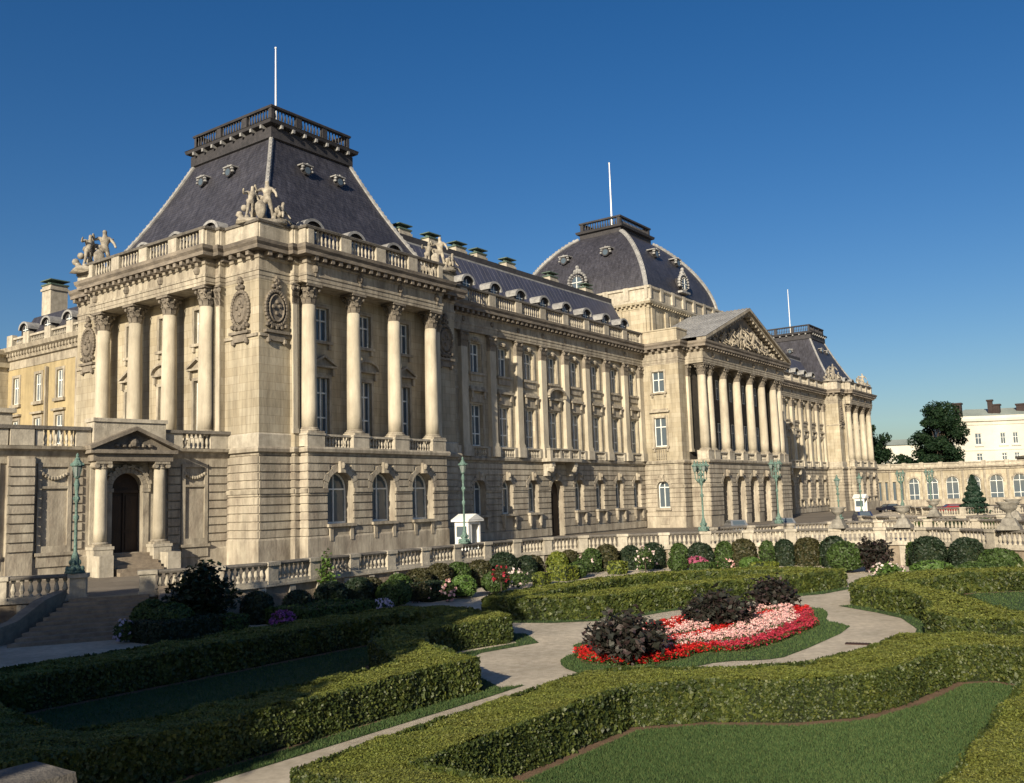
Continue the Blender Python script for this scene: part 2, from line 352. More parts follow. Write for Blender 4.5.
def col_meshes(r=.6, H=COLH, caph=1.5):
    s = MB(); prof = [(r*(1-.15*(t**1.8)), .45+t*(H-caph-.45)) for t in np.linspace(0, 1, 9)]
    s.lathe((0, 0, 0), prof, 20)
    b = MB(); b.box(WORLD, -r*1.35, r*1.35, -r*1.35, r*1.35, 0, .17); b.lathe((0, 0, 0), [(r*1.3, .17), (r*1.36, .24), (r*1.28, .31), (r*1.1, .34), (r*1.16, .40), (r*1.05, .46)], 20)
    c = MB(); rt = r*.86; c.lathe((0, 0, 0), [(rt, H-caph), (rt*1.05, H-caph+.05), (rt*.96, H-caph+.1), (rt*1.0, H-caph*.5), (rt*1.3, H-.18)], 16)
    acanthus(c, rt, H-caph+.08, caph-.2); c.box(WORLD, -rt*1.45, rt*1.45, -rt*1.45, rt*1.45, H-.17, H)
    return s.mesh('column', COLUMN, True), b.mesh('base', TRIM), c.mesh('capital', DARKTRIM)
CM = col_meshes()
def column(parent, x, y, z, ms=CM, name='column'):
    o = inst(name, ms[0], parent, (x, y, z)); inst('base', ms[1], o, (0, 0, 0)); inst('capital', ms[2], o, (0, 0, 0)); return o
def pilaster_meshes(wd, pr, H, caph=1.6):
    s = MB(); W = WORLD; s.box(W, -wd/2, wd/2, -.05, pr, .35, H-caph); s.box(W, -wd/2-.08, wd/2+.08, -.05, pr+.08, 0, .3); s.box(W, -wd/2-.04, wd/2+.04, -.05, pr+.04, .3, .4)
    c = MB(); c.box(W, -wd/2, wd/2, -.05, pr, H-caph, H-.15); c.box(W, -wd/2-.16, wd/2+.16, -.05, pr+.16, H-.15, H)
    for row in range(2):
        for k in range(3):
            u = (k-1)*wd*.36; z = H-caph+.1+row*.5; c.raw([(u-.16, -pr, z), (u+.16, -pr, z), (u+.18, -pr-.1, z+.4), (u-.18, -pr-.1, z+.4), (u-.1, -pr-.22, z+.55), (u+.1, -pr-.22, z+.55)], [(0, 1, 2, 3), (3, 2, 5, 4)])
    for sgn in (-1, 1): c.ball((sgn*wd*.5, -pr-.05, H-.38), .2, .18, .22, 6, 5)
    return s.mesh('pilaster', COLUMN), c.mesh('capital', DARKTRIM)
_p = {}
def pilaster(parent, F, u, n, z, wd, pr, H):
    k = (wd, pr, H)
    if k not in _p: _p[k] = pilaster_meshes(*k)
    x, y, _ = F.p(u, n, 0); o = inst('pilaster', _p[k][0], parent, (x, y, z), F.ang()); inst('capital', _p[k][1], o, (0, 0, 0)); return o

# ------------------------------------------------------------------ ground
def flat(name, poly, z, m, kind='structure', parent=None, hole=None, label=None, cat=None):
    bm = bmesh.new()
    def loop(P):
        vs = [bm.verts.new((a, b, z)) for a, b in P]; return [bm.edges.new((vs[i], vs[(i+1) % len(vs)])) for i in range(len(vs))]
    e = loop(poly)
    if hole: e += loop(hole)
    bmesh.ops.triangle_fill(bm, edges=e, use_beauty=True, use_dissolve=False)
    for f in bm.faces:
        if f.normal.z < 0: f.normal_flip()
    me = bpy.data.meshes.new(name); bm.to_mesh(me); bm.free(); me.materials.append(m)
    o = bpy.data.objects.new(name, me); col.objects.link(o)
    if parent: o.parent = parent
    else: tag(o, label, cat, kind=kind)
    return o
def smooth_poly(P, it=2, closed=True):
    P = [Vector(p) for p in P]
    for _ in range(it):
        Q = []
        n = len(P)
        for i in range(n if closed else n-1):
            a, b = P[i], P[(i+1) % n]; Q += [a*.75+b*.25, a*.25+b*.75]
        if not closed: Q = [P[0]]+Q+[P[-1]]
        P = Q
    return [(p.x, p.y) for p in P]
ZT = 1.6          # terrace / street level, the garden is at 0
RIM_N = []                                 # balustrade left of the stair
RIM_C = smooth_poly([(-15.7, -10.9), (-11.9, -13.1), (-4.7, -12.4), (5.4, -12.3), (14.5, -12.6), (20.0, -14.6), (24.6, -20.5), (28.6, -27), (30.9, -34), (30.4, -37.8), (27.5, -41.4), (25.05, -44.3), (22.5, -52)], 1, False)
GARDEN = [(-42, -19)]+[(-27, -8), (-20.9, -6.9), (-18.2, -9.1)]+RIM_C+[(20, -60), (12, -68), (-32, -68), (-42, -52)]
flat('pavement', [(-3000, -3000), (3000, -3000), (3000, 3000), (-3000, 3000)], ZT, PAVE, hole=GARDEN)
flat('gravel_path', [(-46, -72), (40, -72), (40, 0), (-46, 0)], 0, GRAVEL)
rd = flat('driveway', smooth_poly([(33, -21), (37, -17), (60, -15), (112, -14), (130, -9), (150, -6), (150, -14), (108, -24), (60, -45), (58, -90), (34, -90), (34, -50)], 2), ZT+.004, GRAVEL)

# ------------------------------------------------------------------ palace
PAL = empty('palace', (0, 0, 0))
tag(PAL, 'long cream stone palace with slate mansard roofs, columns and central pedimented portico', 'palace')
Z1, Z2, ZP, ZA, ZC = 9.7, 10.1, 11.15, 22.5, 25.25     # string course, parapet foot, column foot, architrave, cornice top
def pav_path(x0, side):
    W = 22.4; p = []
    if side:
        p += [(0, 24.8), (0, 20.9), (-.5, 20.9), (-.5, 20.35), (-1.4, 20.35), (-1.4, 4.45), (-.5, 4.45), (-.5, 3.9), (0, 3.9)]
    else: p += [(0, 3)]
    p += [(0, 0), (2.9, 0), (2.9, -.5), (3.35, -.5), (3.35, -1.4), (19.05, -1.4), (19.05, -.5), (19.5, -.5), (19.5, 0), (W, 0), (W, 3.0)]
    return [(a+x0, b) for a, b in p]
ENT = [(-.3, 22.5), (.02, 22.5), (.02, 22.75), (.06, 22.75), (.06, 23.1), (.12, 23.1), (.12, 23.3), (.02, 23.34), (.02, 24.0), (.12, 24.05), (.16, 24.2), (.16, 24.52), (.80, 24.52), (.80, 24.8), (.95, 25.0), (1.0, 25.25), (-.6, 25.3)]
ENT_LOW, ENT_TOP = ENT[:11], ENT[10:]
def entab(mb, path, add=0):
    sh = lambda pr: [(o+add if o > -.2 else o, z) for o, z in pr]
    mb.cur = 0; molding(mb, path, sh(ENT_LOW)); mb.cur = 1; molding(mb, path, sh(ENT_TOP)); modillions(mb, path, .16+add, 24.5); mb.cur = 0
STR = [(0, 9.45), (.06, 9.5), (.08, 9.68), (.32, 9.72), (.36, 9.95), (.28, 10.1), (-.5, 10.12)]
IMP = [(0, 6.68), (.16, 6.72), (.18, 7.0), (0, 7.06)]
PLN = [(.16, 1.5), (.16, 3.35), (.08, 3.5), (0, 3.5)]
def course_path(path, z0, z1, mb, ops_by_seg={}):
    for i, (a, b) in enumerate(zip(path[:-1], path[1:])):
        a = Vector(a); b = Vector(b); L = (b-a).length
        F = Frame(a, b-a); courses(mb, F, -.07 if L < 1 else 0, L+(.07 if L < 1 else 0), z0, z1, 0, ops_by_seg.get(i, ()))
def cartouche(F, u, n, z, s=1.0):
    m = MB(); x, y, _ = F.p(u, n, 0)
    def P(du, dn, dz): return F.p(u+du, n+dn, z+dz)
    K = 20
    m.face([P(.62*s*math.cos(2*math.pi*k/K), .16, .95*s*math.sin(2*math.pi*k/K)) for k in range(K)])
    for k in range(K):
        a, b = 2*math.pi*k/K, 2*math.pi*(k+1)/K
        m.face([P(.62*s*math.cos(a), .16, .95*s*math.sin(a)), P(.62*s*math.cos(b), .16, .95*s*math.sin(b)), P(.72*s*math.cos(b), .26, 1.07*s*math.sin(b)), P(.72*s*math.cos(a), .26, 1.07*s*math.sin(a))])
        m.face([P(.72*s*math.cos(a), .26, 1.07*s*math.sin(a)), P(.72*s*math.cos(b), .26, 1.07*s*math.sin(b)), P(.9*s*math.cos(b), 0, 1.25*s*math.sin(b)), P(.9*s*math.cos(a), 0, 1.25*s*math.sin(a))])
    rr = random.Random(3)
    for k in range(30):
        a = 2*math.pi*k/30; q = P(1.0*s*math.cos(a)*(1+.05*rr.random()), .12, 1.4*s*math.sin(a)); m.ball(q, .17*s, .17*s, .2*s, 6, 4)
    for q in [(-.3, 1.75), (.3, 1.75), (0, 2.0), (0, 1.65), (-.15, 2.2), (.15, 2.2), (0, 2.45), (-.9, -1.35), (.9, -1.35), (-.5, -1.5), (.5, -1.5), (0, -1.55), (-.35, .1), (.3, .2), (0, -.4), (.05, .5)]:
        m.ball(P(q[0]*s, .16, q[1]*s), .2*s, .2*s, .2*s, 6, 4)
    c = MB(); c.box(F, u-1.15*s, u+1.15*s, n, n+.35, z-2.0*s, z-1.78*s); c.box(F, u-.8*s, u+.8*s, n, n+.2, z-2.6*s, z-2.0*s)
    for sg in (-1, 1): q = P(sg*.8*s, .15, -2.6*s); c.ball(q, .2, .2, .25, 6, 4)
    o = m.build('cartouche', SOOT, PAL); c.build('bracket', DARKTRIM, o)

def roof_parapet(path, z0=ZC, z1=26.95, closed=False, bays=None, name='roof_balustrade', off=.15):
    """pedestals and balusters between; solid over the corner blocks"""
    p = MB(); r = MB(); runs = []
    molding(r, path, [(off-.45, z1-.22), (off+.1, z1-.22), (off+.14, z1-.06), (off+.08, z1), (off-.45, z1)])
    molding(p, path, [(off, z0-.05), (off, z0+.28), (off-.38, z0+.28)])
    for (a, c) in zip(path[:-1], path[1:]):
        a = Vector(a); c = Vector(c); L = (c-a).length; F = Frame(a, c-a)
        if L < 1.2 or L < 4.2: p.box(F, -.02, L+.02, off-.4, off-.01, z0, z1-.2); continue
        n = bays(L) if bays else max(1, round(L/3.95)); st = L/n; hw = .55
        for i in range(n+1):
            u = i*st; lo = max(u-hw, 0); hi = min(u+hw, L); p.box(F, lo, hi, off-.42, off+.06, z0, z1-.19)
            if i < n: b = MB(); balusters(b, F, u+hw, u+st-hw, off-.2, z0+.28, z1-.22, .38, 6, .11); runs.append(b)
    o = p.build(name, PALE, PAL); r.build('rail', COPING, o)
    for b in runs: b.build('baluster_row', PALE, o)
    return o

def dormer_mesh(wd=1.7, h=1.9, dp=3.0):
    b = MB(); W = WORLD; r = wd/2; K = 10
    b.box(W, -r-.12, -r*.62, -dp, .0, 0, h); b.box(W, r*.62, r+.12, -dp, .0, 0, h)
    A = [(-math.cos(math.pi*i/K), math.sin(math.pi*i/K)) for i in range(K+1)]
    for (a, s_), (c, t) in zip(A[:-1], A[1:]):
        b.face([(a*(r+.12), 0, h+s_*r*.9), (c*(r+.12), 0, h+t*r*.9), (c*r*.6, 0, h-.1+t*r*.5), (a*r*.6, 0, h-.1+s_*r*.5)])
    c_ = MB()
    for (a, s_), (c, t) in zip(A[:-1], A[1:]):
        R1 = r+.3
        for q0, q1, y0, y1 in ((R1, R1, .22, -dp),):
            c_.face([(a*R1, -.32, h-.02+s_*r*1.12), (c*R1, -.32, h-.02+t*r*1.12), (c*R1, dp, h-.02+t*r*1.12), (a*R1, dp, h-.02+s_*r*1.12)])
            c_.face([(a*R1, -.32, h-.02+s_*r*1.12), (c*R1, -.32, h-.02+t*r*1.12), (c*(r+.02), -.32, h-.02+t*r*.86), (a*(r+.02), -.32, h-.02+s_*r*.86)])
    g = MB(); g.face([(-r*.75, .05, .1), (r*.75, .05, .1)]+[(r*.75*math.cos(math.pi*i/K), .05, h+.65*r*math.sin(math.pi*i/K)) for i in range(K+1)])
    g.cur = 1; g.box(W, -.05, .05, -.03, .02, .1, h+r*.5); g.box(W, -r*.7, r*.7, -.03, .01, h-.1, h)
    return b.mesh('dormer', LEAD), c_.mesh('hood', ZINC, False), g.mesh('pane', [GLASS, FRAME])
DM = dormer_mesh()
def dormer(x, y, z, rz=0, s=1):
    o = inst('dormer', DM[0], PAL, (x, y, z), rz, (s, s, s)); inst('hood', DM[1], o, (0, 0, 0)); inst('pane', DM[2], o, (0, 0, 0))
def oculus_mesh():
    b = MB(); b.tube([(0, -.55, 0), (0, .8, 0)], .42, 12); b.cur = 1; b.tube([(0, -.57, 0), (0, -.5, 0)], .3, 12); b.cur = 2
    for k in range(7):
        a = math.pi*k/6; b.ball((-.55*math.cos(a), -.45, .55*math.sin(a)), .14, .2, .14, 6, 4)
    b.box(WORLD, -.6, .6, -.8, .62, .42, .52)
    return b.mesh('oculus_dormer', [LEAD, GLASS, ZINC])
OM = oculus_mesh()

# figures for statue groups and pediment (skin modifier, baked to a mesh)
def figure_mesh(pose=0):
    J = {'pel': (0, 0, .95, .15), 'ch': (.02, 0, 1.3, .17), 'nk': (.03, -.01, 1.52, .07), 'hd': (.03, -.03, 1.68, .105), 'ht': (.03, -.02, 1.78, .085),
         'sl': (-.2, 0, 1.42, .08), 'sr': (.22, 0, 1.42, .08), 'hl': (-.1, 0, .88, .11), 'hr': (.1, 0, .88, .11)}
    if pose == 0: J.update(el=(-.42, -.05, 1.25, .055), wl=(-.5, -.25, 1.45, .045), er=(.38, .0, 1.15, .055), wr=(.3, -.25, 1.05, .045), kl=(-.14, -.12, .5, .08), fl=(-.14, .05, .05, .055), kr=(.12, -.02, .48, .08), fr=(.16, .02, .05, .055))
    elif pose == 1: J.update(el=(-.4, -.1, 1.3, .06), wl=(-.45, -.25, 1.55, .05), er=(.38, -.1, 1.18, .06), wr=(.42, -.28, .95, .05), kl=(-.2, -.2, .55, .08), fl=(-.3, .1, .1, .055), kr=(.15, .0, .48, .08), fr=(.2, .05, .05, .055))
    else:
        for k in list(J): x, y, z, r = J[k]; J[k] = (x, y, z-.5, r)
        J.update(el=(-.4, -.1, .75, .055), wl=(-.55, -.3, .55, .045), er=(.42, -.05, .75, .055), wr=(.6, -.2, .55, .045), kl=(-.3, -.4, .5, .08), fl=(-.45, -.55, .08, .055), kr=(.35, -.3, .3, .08), fr=(.7, -.4, .08, .055))
    E = [('pel', 'ch'), ('ch', 'nk'), ('nk', 'hd'), ('hd', 'ht'), ('ch', 'sl'), ('ch', 'sr'), ('sl', 'el'), ('el', 'wl'), ('sr', 'er'), ('er', 'wr'), ('pel', 'hl'), ('pel', 'hr'), ('hl', 'kl'), ('kl', 'fl'), ('hr', 'kr'), ('kr', 'fr')]
    ks = list(J); me = bpy.data.meshes.new('fig'); me.from_pydata([J[k][:3] for k in ks], [(ks.index(a), ks.index(b)) for a, b in E], [])
    o = bpy.data.objects.new('fig', me); col.objects.link(o); sm = o.modifiers.new('s', 'SKIN')
    for i, k in enumerate(ks): me.skin_vertices[0].data[i].radius = (J[k][3],)*2
    me.skin_vertices[0].data[0].use_root = True
    o.modifiers.new('d', 'SUBSURF').levels = 1
    dg = bpy.context.evaluated_depsgraph_get(); em = bpy.data.meshes.new_from_object(o.evaluated_get(dg)); bpy.data.objects.remove(o)
    V = [v.co.copy() for v in em.vertices]; Fs = [tuple(p.vertices) for p in em.polygons]; return V, Fs
FIG = [figure_mesh(i) for i in range(3)]
def add_fig(mb, k, M): V, Fs = FIG[k]; mb.raw([tuple(M @ v) for v in V], Fs)
def statue_group_mesh():
    m = MB()
    m.tbox(WORLD, -1.9, 1.9, -.9, .9, 0, .35, .2)
    def T(x, y, z, rz, s, tilt=0): return Matrix.Translation((x, y, z)) @ Matrix.Rotation(rz, 4, 'Z') @ Matrix.Rotation(tilt, 4, 'Y') @ Matrix.Scale(s, 4)
    add_fig(m, 0, T(-.95, -.1, .3, .3, 1.55, .1)); add_fig(m, 1, T(.55, .15, .35, -.2, 1.85, -.05)); add_fig(m, 2, T(1.35, -.2, .1, .8, 1.5, .2)); add_fig(m, 0, T(-.3, .5, .3, 2.6, 1.5))
    m.lathe((-.1, -.45, .35), [(.1, 0), (.3, .3), (.42, .7), (.4, 1.15), (.12, 1.5)], 12, 1, .35)
    for q in [(-1.5, -.1, .45, .35), (-1.1, -.4, .4, .3), (.9, -.4, .5, .3), (1.7, 0, .45, .3), (.2, .5, .7, .5), (-.6, .3, 1.0, .4), (.0, .2, 1.6, .35), (1.0, .2, .9, .35), (-1.25, .2, 1.3, .4), (1.2, .4, 1.3, .45), (.15, .3, 2.2, .35), (-.9, .25, 1.9, .35), (1.55, .2, .9, .4), (-1.6, .3, .8, .4)]: m.ball(q[:3], q[3]*.72, q[3]*.6, q[3]*.7, 7, 5)
    for q in [((-1.3, 0, .4), (-1.9, -.2, .6)), ((1.2, -.3, .5), (2.0, -.5, .3)), ((.6, .1, 2.6), (1.1, .1, 3.0))]: m.tube([q[0], q[1]], [.14, .06], 6)
    return m.mesh('statue_group', TRIM, True)
SG = statue_group_mesh(); SG.materials[0] = mat('weathered_sculpture', (.42, .385, .32), .9, 2.2, .6, 9, c2=(.13, .115, .10))

def win_surround(mb, F, u, n, z0, z1, wd, ped=None):
    t = .24
    mb.box(F, u-wd/2-t, u-wd/2, n-.02, n+.13, z0, z1+t); mb.box(F, u+wd/2, u+wd/2+t, n-.02, n+.13, z0, z1+t); mb.box(F, u-wd/2, u+wd/2, n-.02, n+.13, z1, z1+t)
    mb.box(F, u-wd/2-t-.1, u+wd/2+t+.1, n-.02, n+.28, z0-.22, z0)
    for s in (-1, 1): mb.box(F, u+s*(wd/2+.05)-.12, u+s*(wd/2+.05)+.12, n, n+.2, z0-.62, z0-.22)
    if ped:
        zz = z1+t+.55; h = wd/2+.62
        mb.box(F, u-h, u+h, n, n+.4, zz, zz+.16)
        for s in (-1, 1): mb.box(F, u+s*(h-.22)-.12, u+s*(h-.22)+.12, n, n+.28, zz-.6, zz)
        if ped == 'tri':
            for nn0, nn1, hh, bb in ((n+.1, n+.12, .0, 0), ): mb.face([F.p(u-h, n+.12, zz+.16), F.p(u+h, n+.12, zz+.16), F.p(u, n+.12, zz+.85)])
            for s in (-1, 1):
                q = [F.p(a, nn, z) for nn in (n, n+.42) for a, z in ((u+s*h, zz+.14), (u, zz+.82), (u, zz+1.02), (u+s*(h+.06), zz+.3))]
                mb.raw(q, [(4, 5, 6, 7), (0, 1, 5, 4), (1, 2, 6, 5), (2, 3, 7, 6), (3, 0, 4, 7)])
        else:
            K = 8; A = [(-h*math.cos(math.pi*i/K), .75*math.sin(math.pi*i/K)) for i in range(K+1)]
            mb.face([F.p(u+a, n+.12, zz+.16+b) for a, b in A])
            for (a, b), (c, d) in zip(A[:-1], A[1:]):
                q = [F.p(u+x, nn, zz+.14+y) for nn in (n, n+.42) for x, y in ((a, b), (c, d), (c*1.02, d+.2), (a*1.02, b+.2))]
                mb.raw(q, [(4, 5, 6, 7), (0, 1, 5, 4), (1, 2, 6, 5), (2, 3, 7, 6)])

def pavilion(x0, side):
    path = pav_path(x0, side); FF = Frame((x0, 0), (1, 0)); FS = Frame((x0, 24.8), (0, -1))
    g = MB(); rc = g; up = MB(); tr = MB()
    cols_u = [4.17, 8.88, 13.59, 18.3]; arch_u = [6.53, 11.24, 15.95]
    # ground storey
    ops = [(u, 2.7, 3.9, 6.95, True) for u in arch_u]
    segs = list(zip(path[:-1], path[1:])); gi = None; si = None
    for i, (a, b) in enumerate(segs):
        F = Frame(a, (b[0]-a[0], b[1]-a[1])); L = (Vector(b)-Vector(a)).length
        if abs(L-15.7) < .01:
            o2 = [(u-3.35, w_, zb, zt, ar) for u, w_, zb, zt, ar in ops]; wall(g, F, 0, L, ZT-.1, Z1, 0, o2, .95); courses(rc, F, -.07, L+.07, 3.5, 9.45, 0, o2)
            for o in o2: voussoirs(rc, F, o[0], o[1], o[3], 0, .42, .12)
        elif side and L > 15 and abs(a[0]-x0+1.4) < .01:
            o2 = []; wall(g, F, 0, L, ZT-.1, Z1, 0, o2, .8)
        else:
            wall(g, F, 0, L, ZT-.1, Z1, 0, []); courses(rc, F, -.07 if L < 1 else 0, L+(.0 if L < 1 else 0)+.07*(L < 1), 3.5, 9.45, 0)
    molding(tr, path, STR)
    # impost band, broken at arches
    for (a, b) in segs:
        F = Frame(a, (b[0]-a[0], b[1]-a[1])); L = (Vector(b)-Vector(a)).length
        if L > 15 and a[1] < 0:
            c = 0
            for u in [x-3.35 for x in arch_u]+[None]:
                e = u-1.35 if u else L; tr.box(F, c-.1*(c == 0), e+.1*(u is None), 0, .2, 6.7, 7.02); c = (u or 0)+1.35
        elif L <= 15 or not side: tr.box(F, -.1, L+.1, 0, .2, 6.7, 7.02)
    molding(g, path, PLN)
    g.build('ground_floor_wall', RUST, PAL)
    for u in arch_u:
        window(PAL, FF, u, 1.4-.82, 4.35, 2.62, 2.6, True, (.0,))
        m = MB(); m.box(FF, u-1.05, u+1.05, -.1, .3, 1.6, 4.3); m.box(FF, u-1.45, u+1.45, .3, 1.75, 4.12, 4.34)
        for s in (-1, 1): m.box(FF, u+s*1.05-.16, u+s*1.05+.16, .5, 1.62, 3.1, 4.12)
        m.box(FF, u-1.2, u+1.2, .9, 1.46, 2.9, 4.1)
        o = m.build('window_sill', TRIM, PAL); k = MB(); k.box(FF, u-.75, u+.75, 1.38, 1.475, 1.75, 2.75); k.build('basement_window', GLASS, PAL)
        k2 = MB(); k2.box(FF, u-1.38, u+1.38, .2, .44, 1.6, 9.0); k2.build('dark_window_backing', DARKIN, PAL)  # dark box behind the glass, painted as the unlit inside
    # upper storey: corner blocks and slabs
    last = path[0]
    for i, (a, b) in enumerate(segs):
        F = Frame(a, (b[0]-a[0], b[1]-a[1])); L = (Vector(b)-Vector(a)).length
        if L > 15: continue
        xs = [a[0]-x0, b[0]-x0]; dp = min(a[1], b[1]) if not (side and a[0] < x0-.01 or side and b[0] < x0-.01) else 0
        if L < 1.0 and (min(a[1], b[1]) < -1 or min(xs) < -1): continue
        if i and (Vector(a)-Vector(last)).length > .01: up.build('upper_wall', STONE, PAL); up = MB()
        last = b; wall(up, F, 0, L, Z2-.05, ZA+.1, 0, [])
    def loggia(F, u0, usign=1):
        """F with u measured from the pavilion corner"""
        bk = MB(); ops1 = [(u, 1.35, ZP+.05, 15.7, False) for u in lw]; ops2 = [(u, 1.35, 18.6, 21.3, False) for u in lw]
        wall(bk, F, u0, u0+16.6, Z2, 17.2, -.5, ops1, .35); wall(bk, F, u0, u0+16.6, 17.2, ZA+.1, -.5, ops2, .35)
        bk.face([F.p(u0, -.5, Z2+.02), F.p(u0+16.6, -.5, Z2+.02), F.p(u0+16.6, 1.4, Z2+.02), F.p(u0, 1.4, Z2+.02)])
        bk.face([F.p(u0, -.5, ZA+.02), F.p(u0+16.6, -.5, ZA+.02), F.p(u0+16.6, 1.35, ZA+.02), F.p(u0, 1.35, ZA+.02)])
        for e in (u0+.44, u0+16.16): bk.face([F.p(e, -.5, Z2), F.p(e, .48, Z2), F.p(e, .48, ZA), F.p(e, -.5, ZA)])
        bk.build('loggia_wall', STONE, PAL)
        for i, u in enumerate(lw):
            o = window(PAL, F, u, -.75, ZP+.05, 1.35, 4.6, False, (.3, .72)); s = MB(); win_surround(s, F, u, -.5, ZP+.05, 15.7, 1.35, 'arc' if i == 1 else 'tri'); s.build('surround', TRIM, o)
            o = window(PAL, F, u, -.75, 18.6, 1.35, 2.7, False, (.62,)); s = MB(); win_surround(s, F, u, -.5, 18.6, 21.3, 1.35); s.build('surround', TRIM, o)
        pd = MB(); runs = []
        for i, u in enumerate(lc):
            pd.box(F, u-.86, u+.86, -.1, 1.42, Z2, ZP-.02); x, y, _ = F.p(u, .66, 0); column(PAL, x, y, ZP-.02)
            pd.box(F, u-.92, u+.92, -.12, 1.48, ZP-.16, ZP-.025)
            if i < 3: bl = MB(); balusters(bl, F, u+.9, lc[i+1]-.9, 1.0, Z2+.05, ZP-.2, .3, 6, .1); runs.append(bl); pd.box(F, u+.86, lc[i+1]-.86, .85, 1.2, ZP-.2, ZP-.04)
        o = pd.build('loggia_balustrade', PALE, PAL)
        for bl in runs: bl.build('baluster_row', PALE, o)
        for e in (lc[0]-1.22, lc[3]+1.22): pilaster(PAL, F, e, .5-.02, ZP-.02, .42, .06, COLH)
    lw = arch_u; lc = cols_u; loggia(FF, 2.9)
    if side:
        lc = [24.8-y for y in (19.45, 14.74, 10.03, 5.32)]; lw = [(a+b)/2 for a, b in zip(lc[:-1], lc[1:])]; loggia(FS, 3.9+.1)
    up.build('upper_wall', STONE, PAL)
    # entablature
    entab(tr, path)
    for (a, b) in segs:
        F = Frame(a, (b[0]-a[0], b[1]-a[1])); L = (Vector(b)-Vector(a)).length
        if L > 15: tr.box(F, .01, L-.01, -2.2, -.2, ZA+.01, 25.1)
    tr.build('entablature', [TRIM, CORN], PAL)
    for (a, b) in segs:   # little carved drops on the frieze above each column
        F = Frame(a, (b[0]-a[0], b[1]-a[1])); L = (Vector(b)-Vector(a)).length
        if L > 15:
            for t in (.82, 5.53, 10.24, 14.95):
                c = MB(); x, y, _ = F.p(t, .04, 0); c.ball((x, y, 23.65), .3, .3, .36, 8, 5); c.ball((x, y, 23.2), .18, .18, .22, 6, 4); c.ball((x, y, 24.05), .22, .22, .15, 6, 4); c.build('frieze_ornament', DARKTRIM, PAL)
    # cartouches and their ledge
    led = MB()
    for F, L in [(FF, 2.9)]: cartouche(F, 1.5, 0, 20.4, .95); led.box(F, 0, 2.9, 0, .14, 18.2, 18.42)
    cartouche(FF, 20.95, 0, 20.4, .95); led.box(FF, 19.5, 22.4, 0, .14, 18.2, 18.42)
    if side:
        for y in (2.0, 22.9): cartouche(FS, 24.8-y, 0, 20.4, .95); led.box(FS, 24.8-y-1.9, 24.8-y+1.9, 0, .14, 18.2, 18.42)
    else: led.box(Frame((x0, 3), (0, -1)), 0, 3, 0, .12, 18.2, 18.4)
    led.build('ledge', TRIM, PAL)
    # plinth of the upper storey on the corner blocks
    pl = MB(); molding(pl, [(x0, 3.9 if side else 3), (x0, 0), (x0+2.9, 0)], [(.1, Z2), (.1, 11.0), (.0, 11.12)]); molding(pl, [(x0+19.5, 0), (x0+22.4, 0), (x0+22.4, 3)], [(.1, Z2), (.1, 11.0), (.0, 11.12)])
    pl.build('plinth', PALE, PAL)
    roof_parapet(path)
    # high mansard with platform
    ex0, ex1, ey0, ey1 = x0+.6, x0+21.9, .6, 24.2; t = 6.65; tx0, tx1, ty0, ty1 = x0+t, x0+22.4-t, t, 24.1-t; zb, zt = 25.5, 37.0
    rf = MB(); K = 10
    def ring(s):
        bend = .35*math.sin(math.pi*s)*-1
        return (ex0+(tx0-ex0)*s+.35*math.sin(math.pi*s), ex1-(ex1-tx1)*s-.35*math.sin(math.pi*s), ey0+(ty0-ey0)*s+.35*math.sin(math.pi*s), ey1-(ey1-ty1)*s-.35*math.sin(math.pi*s), zb+(zt-zb)*s)
    rs = [ring(i/K) for i in range(K+1)]
    V = []; Fs = []
    for a in rs: V += [(a[0], a[2], a[4]), (a[1], a[2], a[4]), (a[1], a[3], a[4]), (a[0], a[3], a[4])]
    for i in range(K):
        for k in range(4): Fs.append((i*4+k, i*4+(k+1) % 4, i*4+4+(k+1) % 4, i*4+4+k))
    rf.raw(V, Fs); ro = rf.build('mansard_roof', SLATE, PAL)
    for k in range(4):
        hp = MB(); pts = [V[i*4+k] for i in range(K+1)]; hp.tube(pts, .2, 6)
        for i in range(K*3):
            s = i/(K*3); j = int(s*K); f = s*K-j; p = Vector(pts[j]).lerp(Vector(pts[j+1]), f); hp.ball((p.x, p.y, p.z+.16), .17, .17, .2, 5, 4)
        hp.build('hip_ridge', ZINC, ro)
    pt = [(tx0, ty1), (tx0, ty0), (tx1, ty0), (tx1, ty1)]
    cr = MB(); molding(cr, pt, [(.0, 36.9), (.22, 37.0), (.22, 37.9), (.05, 37.95), (.1, 38.05), (.55, 38.15), (.62, 38.4), (-1, 38.42)], True); cr.build('roof_platform', LEAD, ro); cb = MB(); modillions(cb, [pt[0], pt[1], pt[2], pt[3], pt[0]], .14, 38.14, .3, .22, 1.3, .5); cb.build('brackets', ZINC, ro)
    rl = MB(); molding(rl, pt, [(-.3, 39.75), (.1, 39.75), (.15, 39.9), (.05, 40.0), (-.3, 40.0)], True); molding(rl, pt, [(.05, 38.4), (.05, 38.65), (-.25, 38.65)], True)
    for a, b in zip(pt, pt[1:]+pt[:1]):
        F = Frame(a, (b[0]-a[0], b[1]-a[1])); L = (Vector(b)-Vector(a)).length; n = 3
        for i in range(n+1): rl.box(F, max(0, i*L/n-.3), min(L, i*L/n+.3), -.3, .03, 38.6, 39.8)
        balusters(rl, F, .3, L-.3, -.12, 38.65, 39.75, .36, 6, .1)
    rl.build('platform_balustrade', LEAD, ro)
    zc = MB(); molding(zc, pt, [(.5, 38.4), (.66, 38.45), (.4, 38.5), (.3, 38.42)], True); zc.build('lead_flashing', ZINC, ro)
    for i in range(3):
        dormer(x0+6.53+4.71*i, 1.55, 25.9); 
        if side: dormer(x0+1.55, 5.32+2.35+4.71*i, 25.9, -math.pi/2)
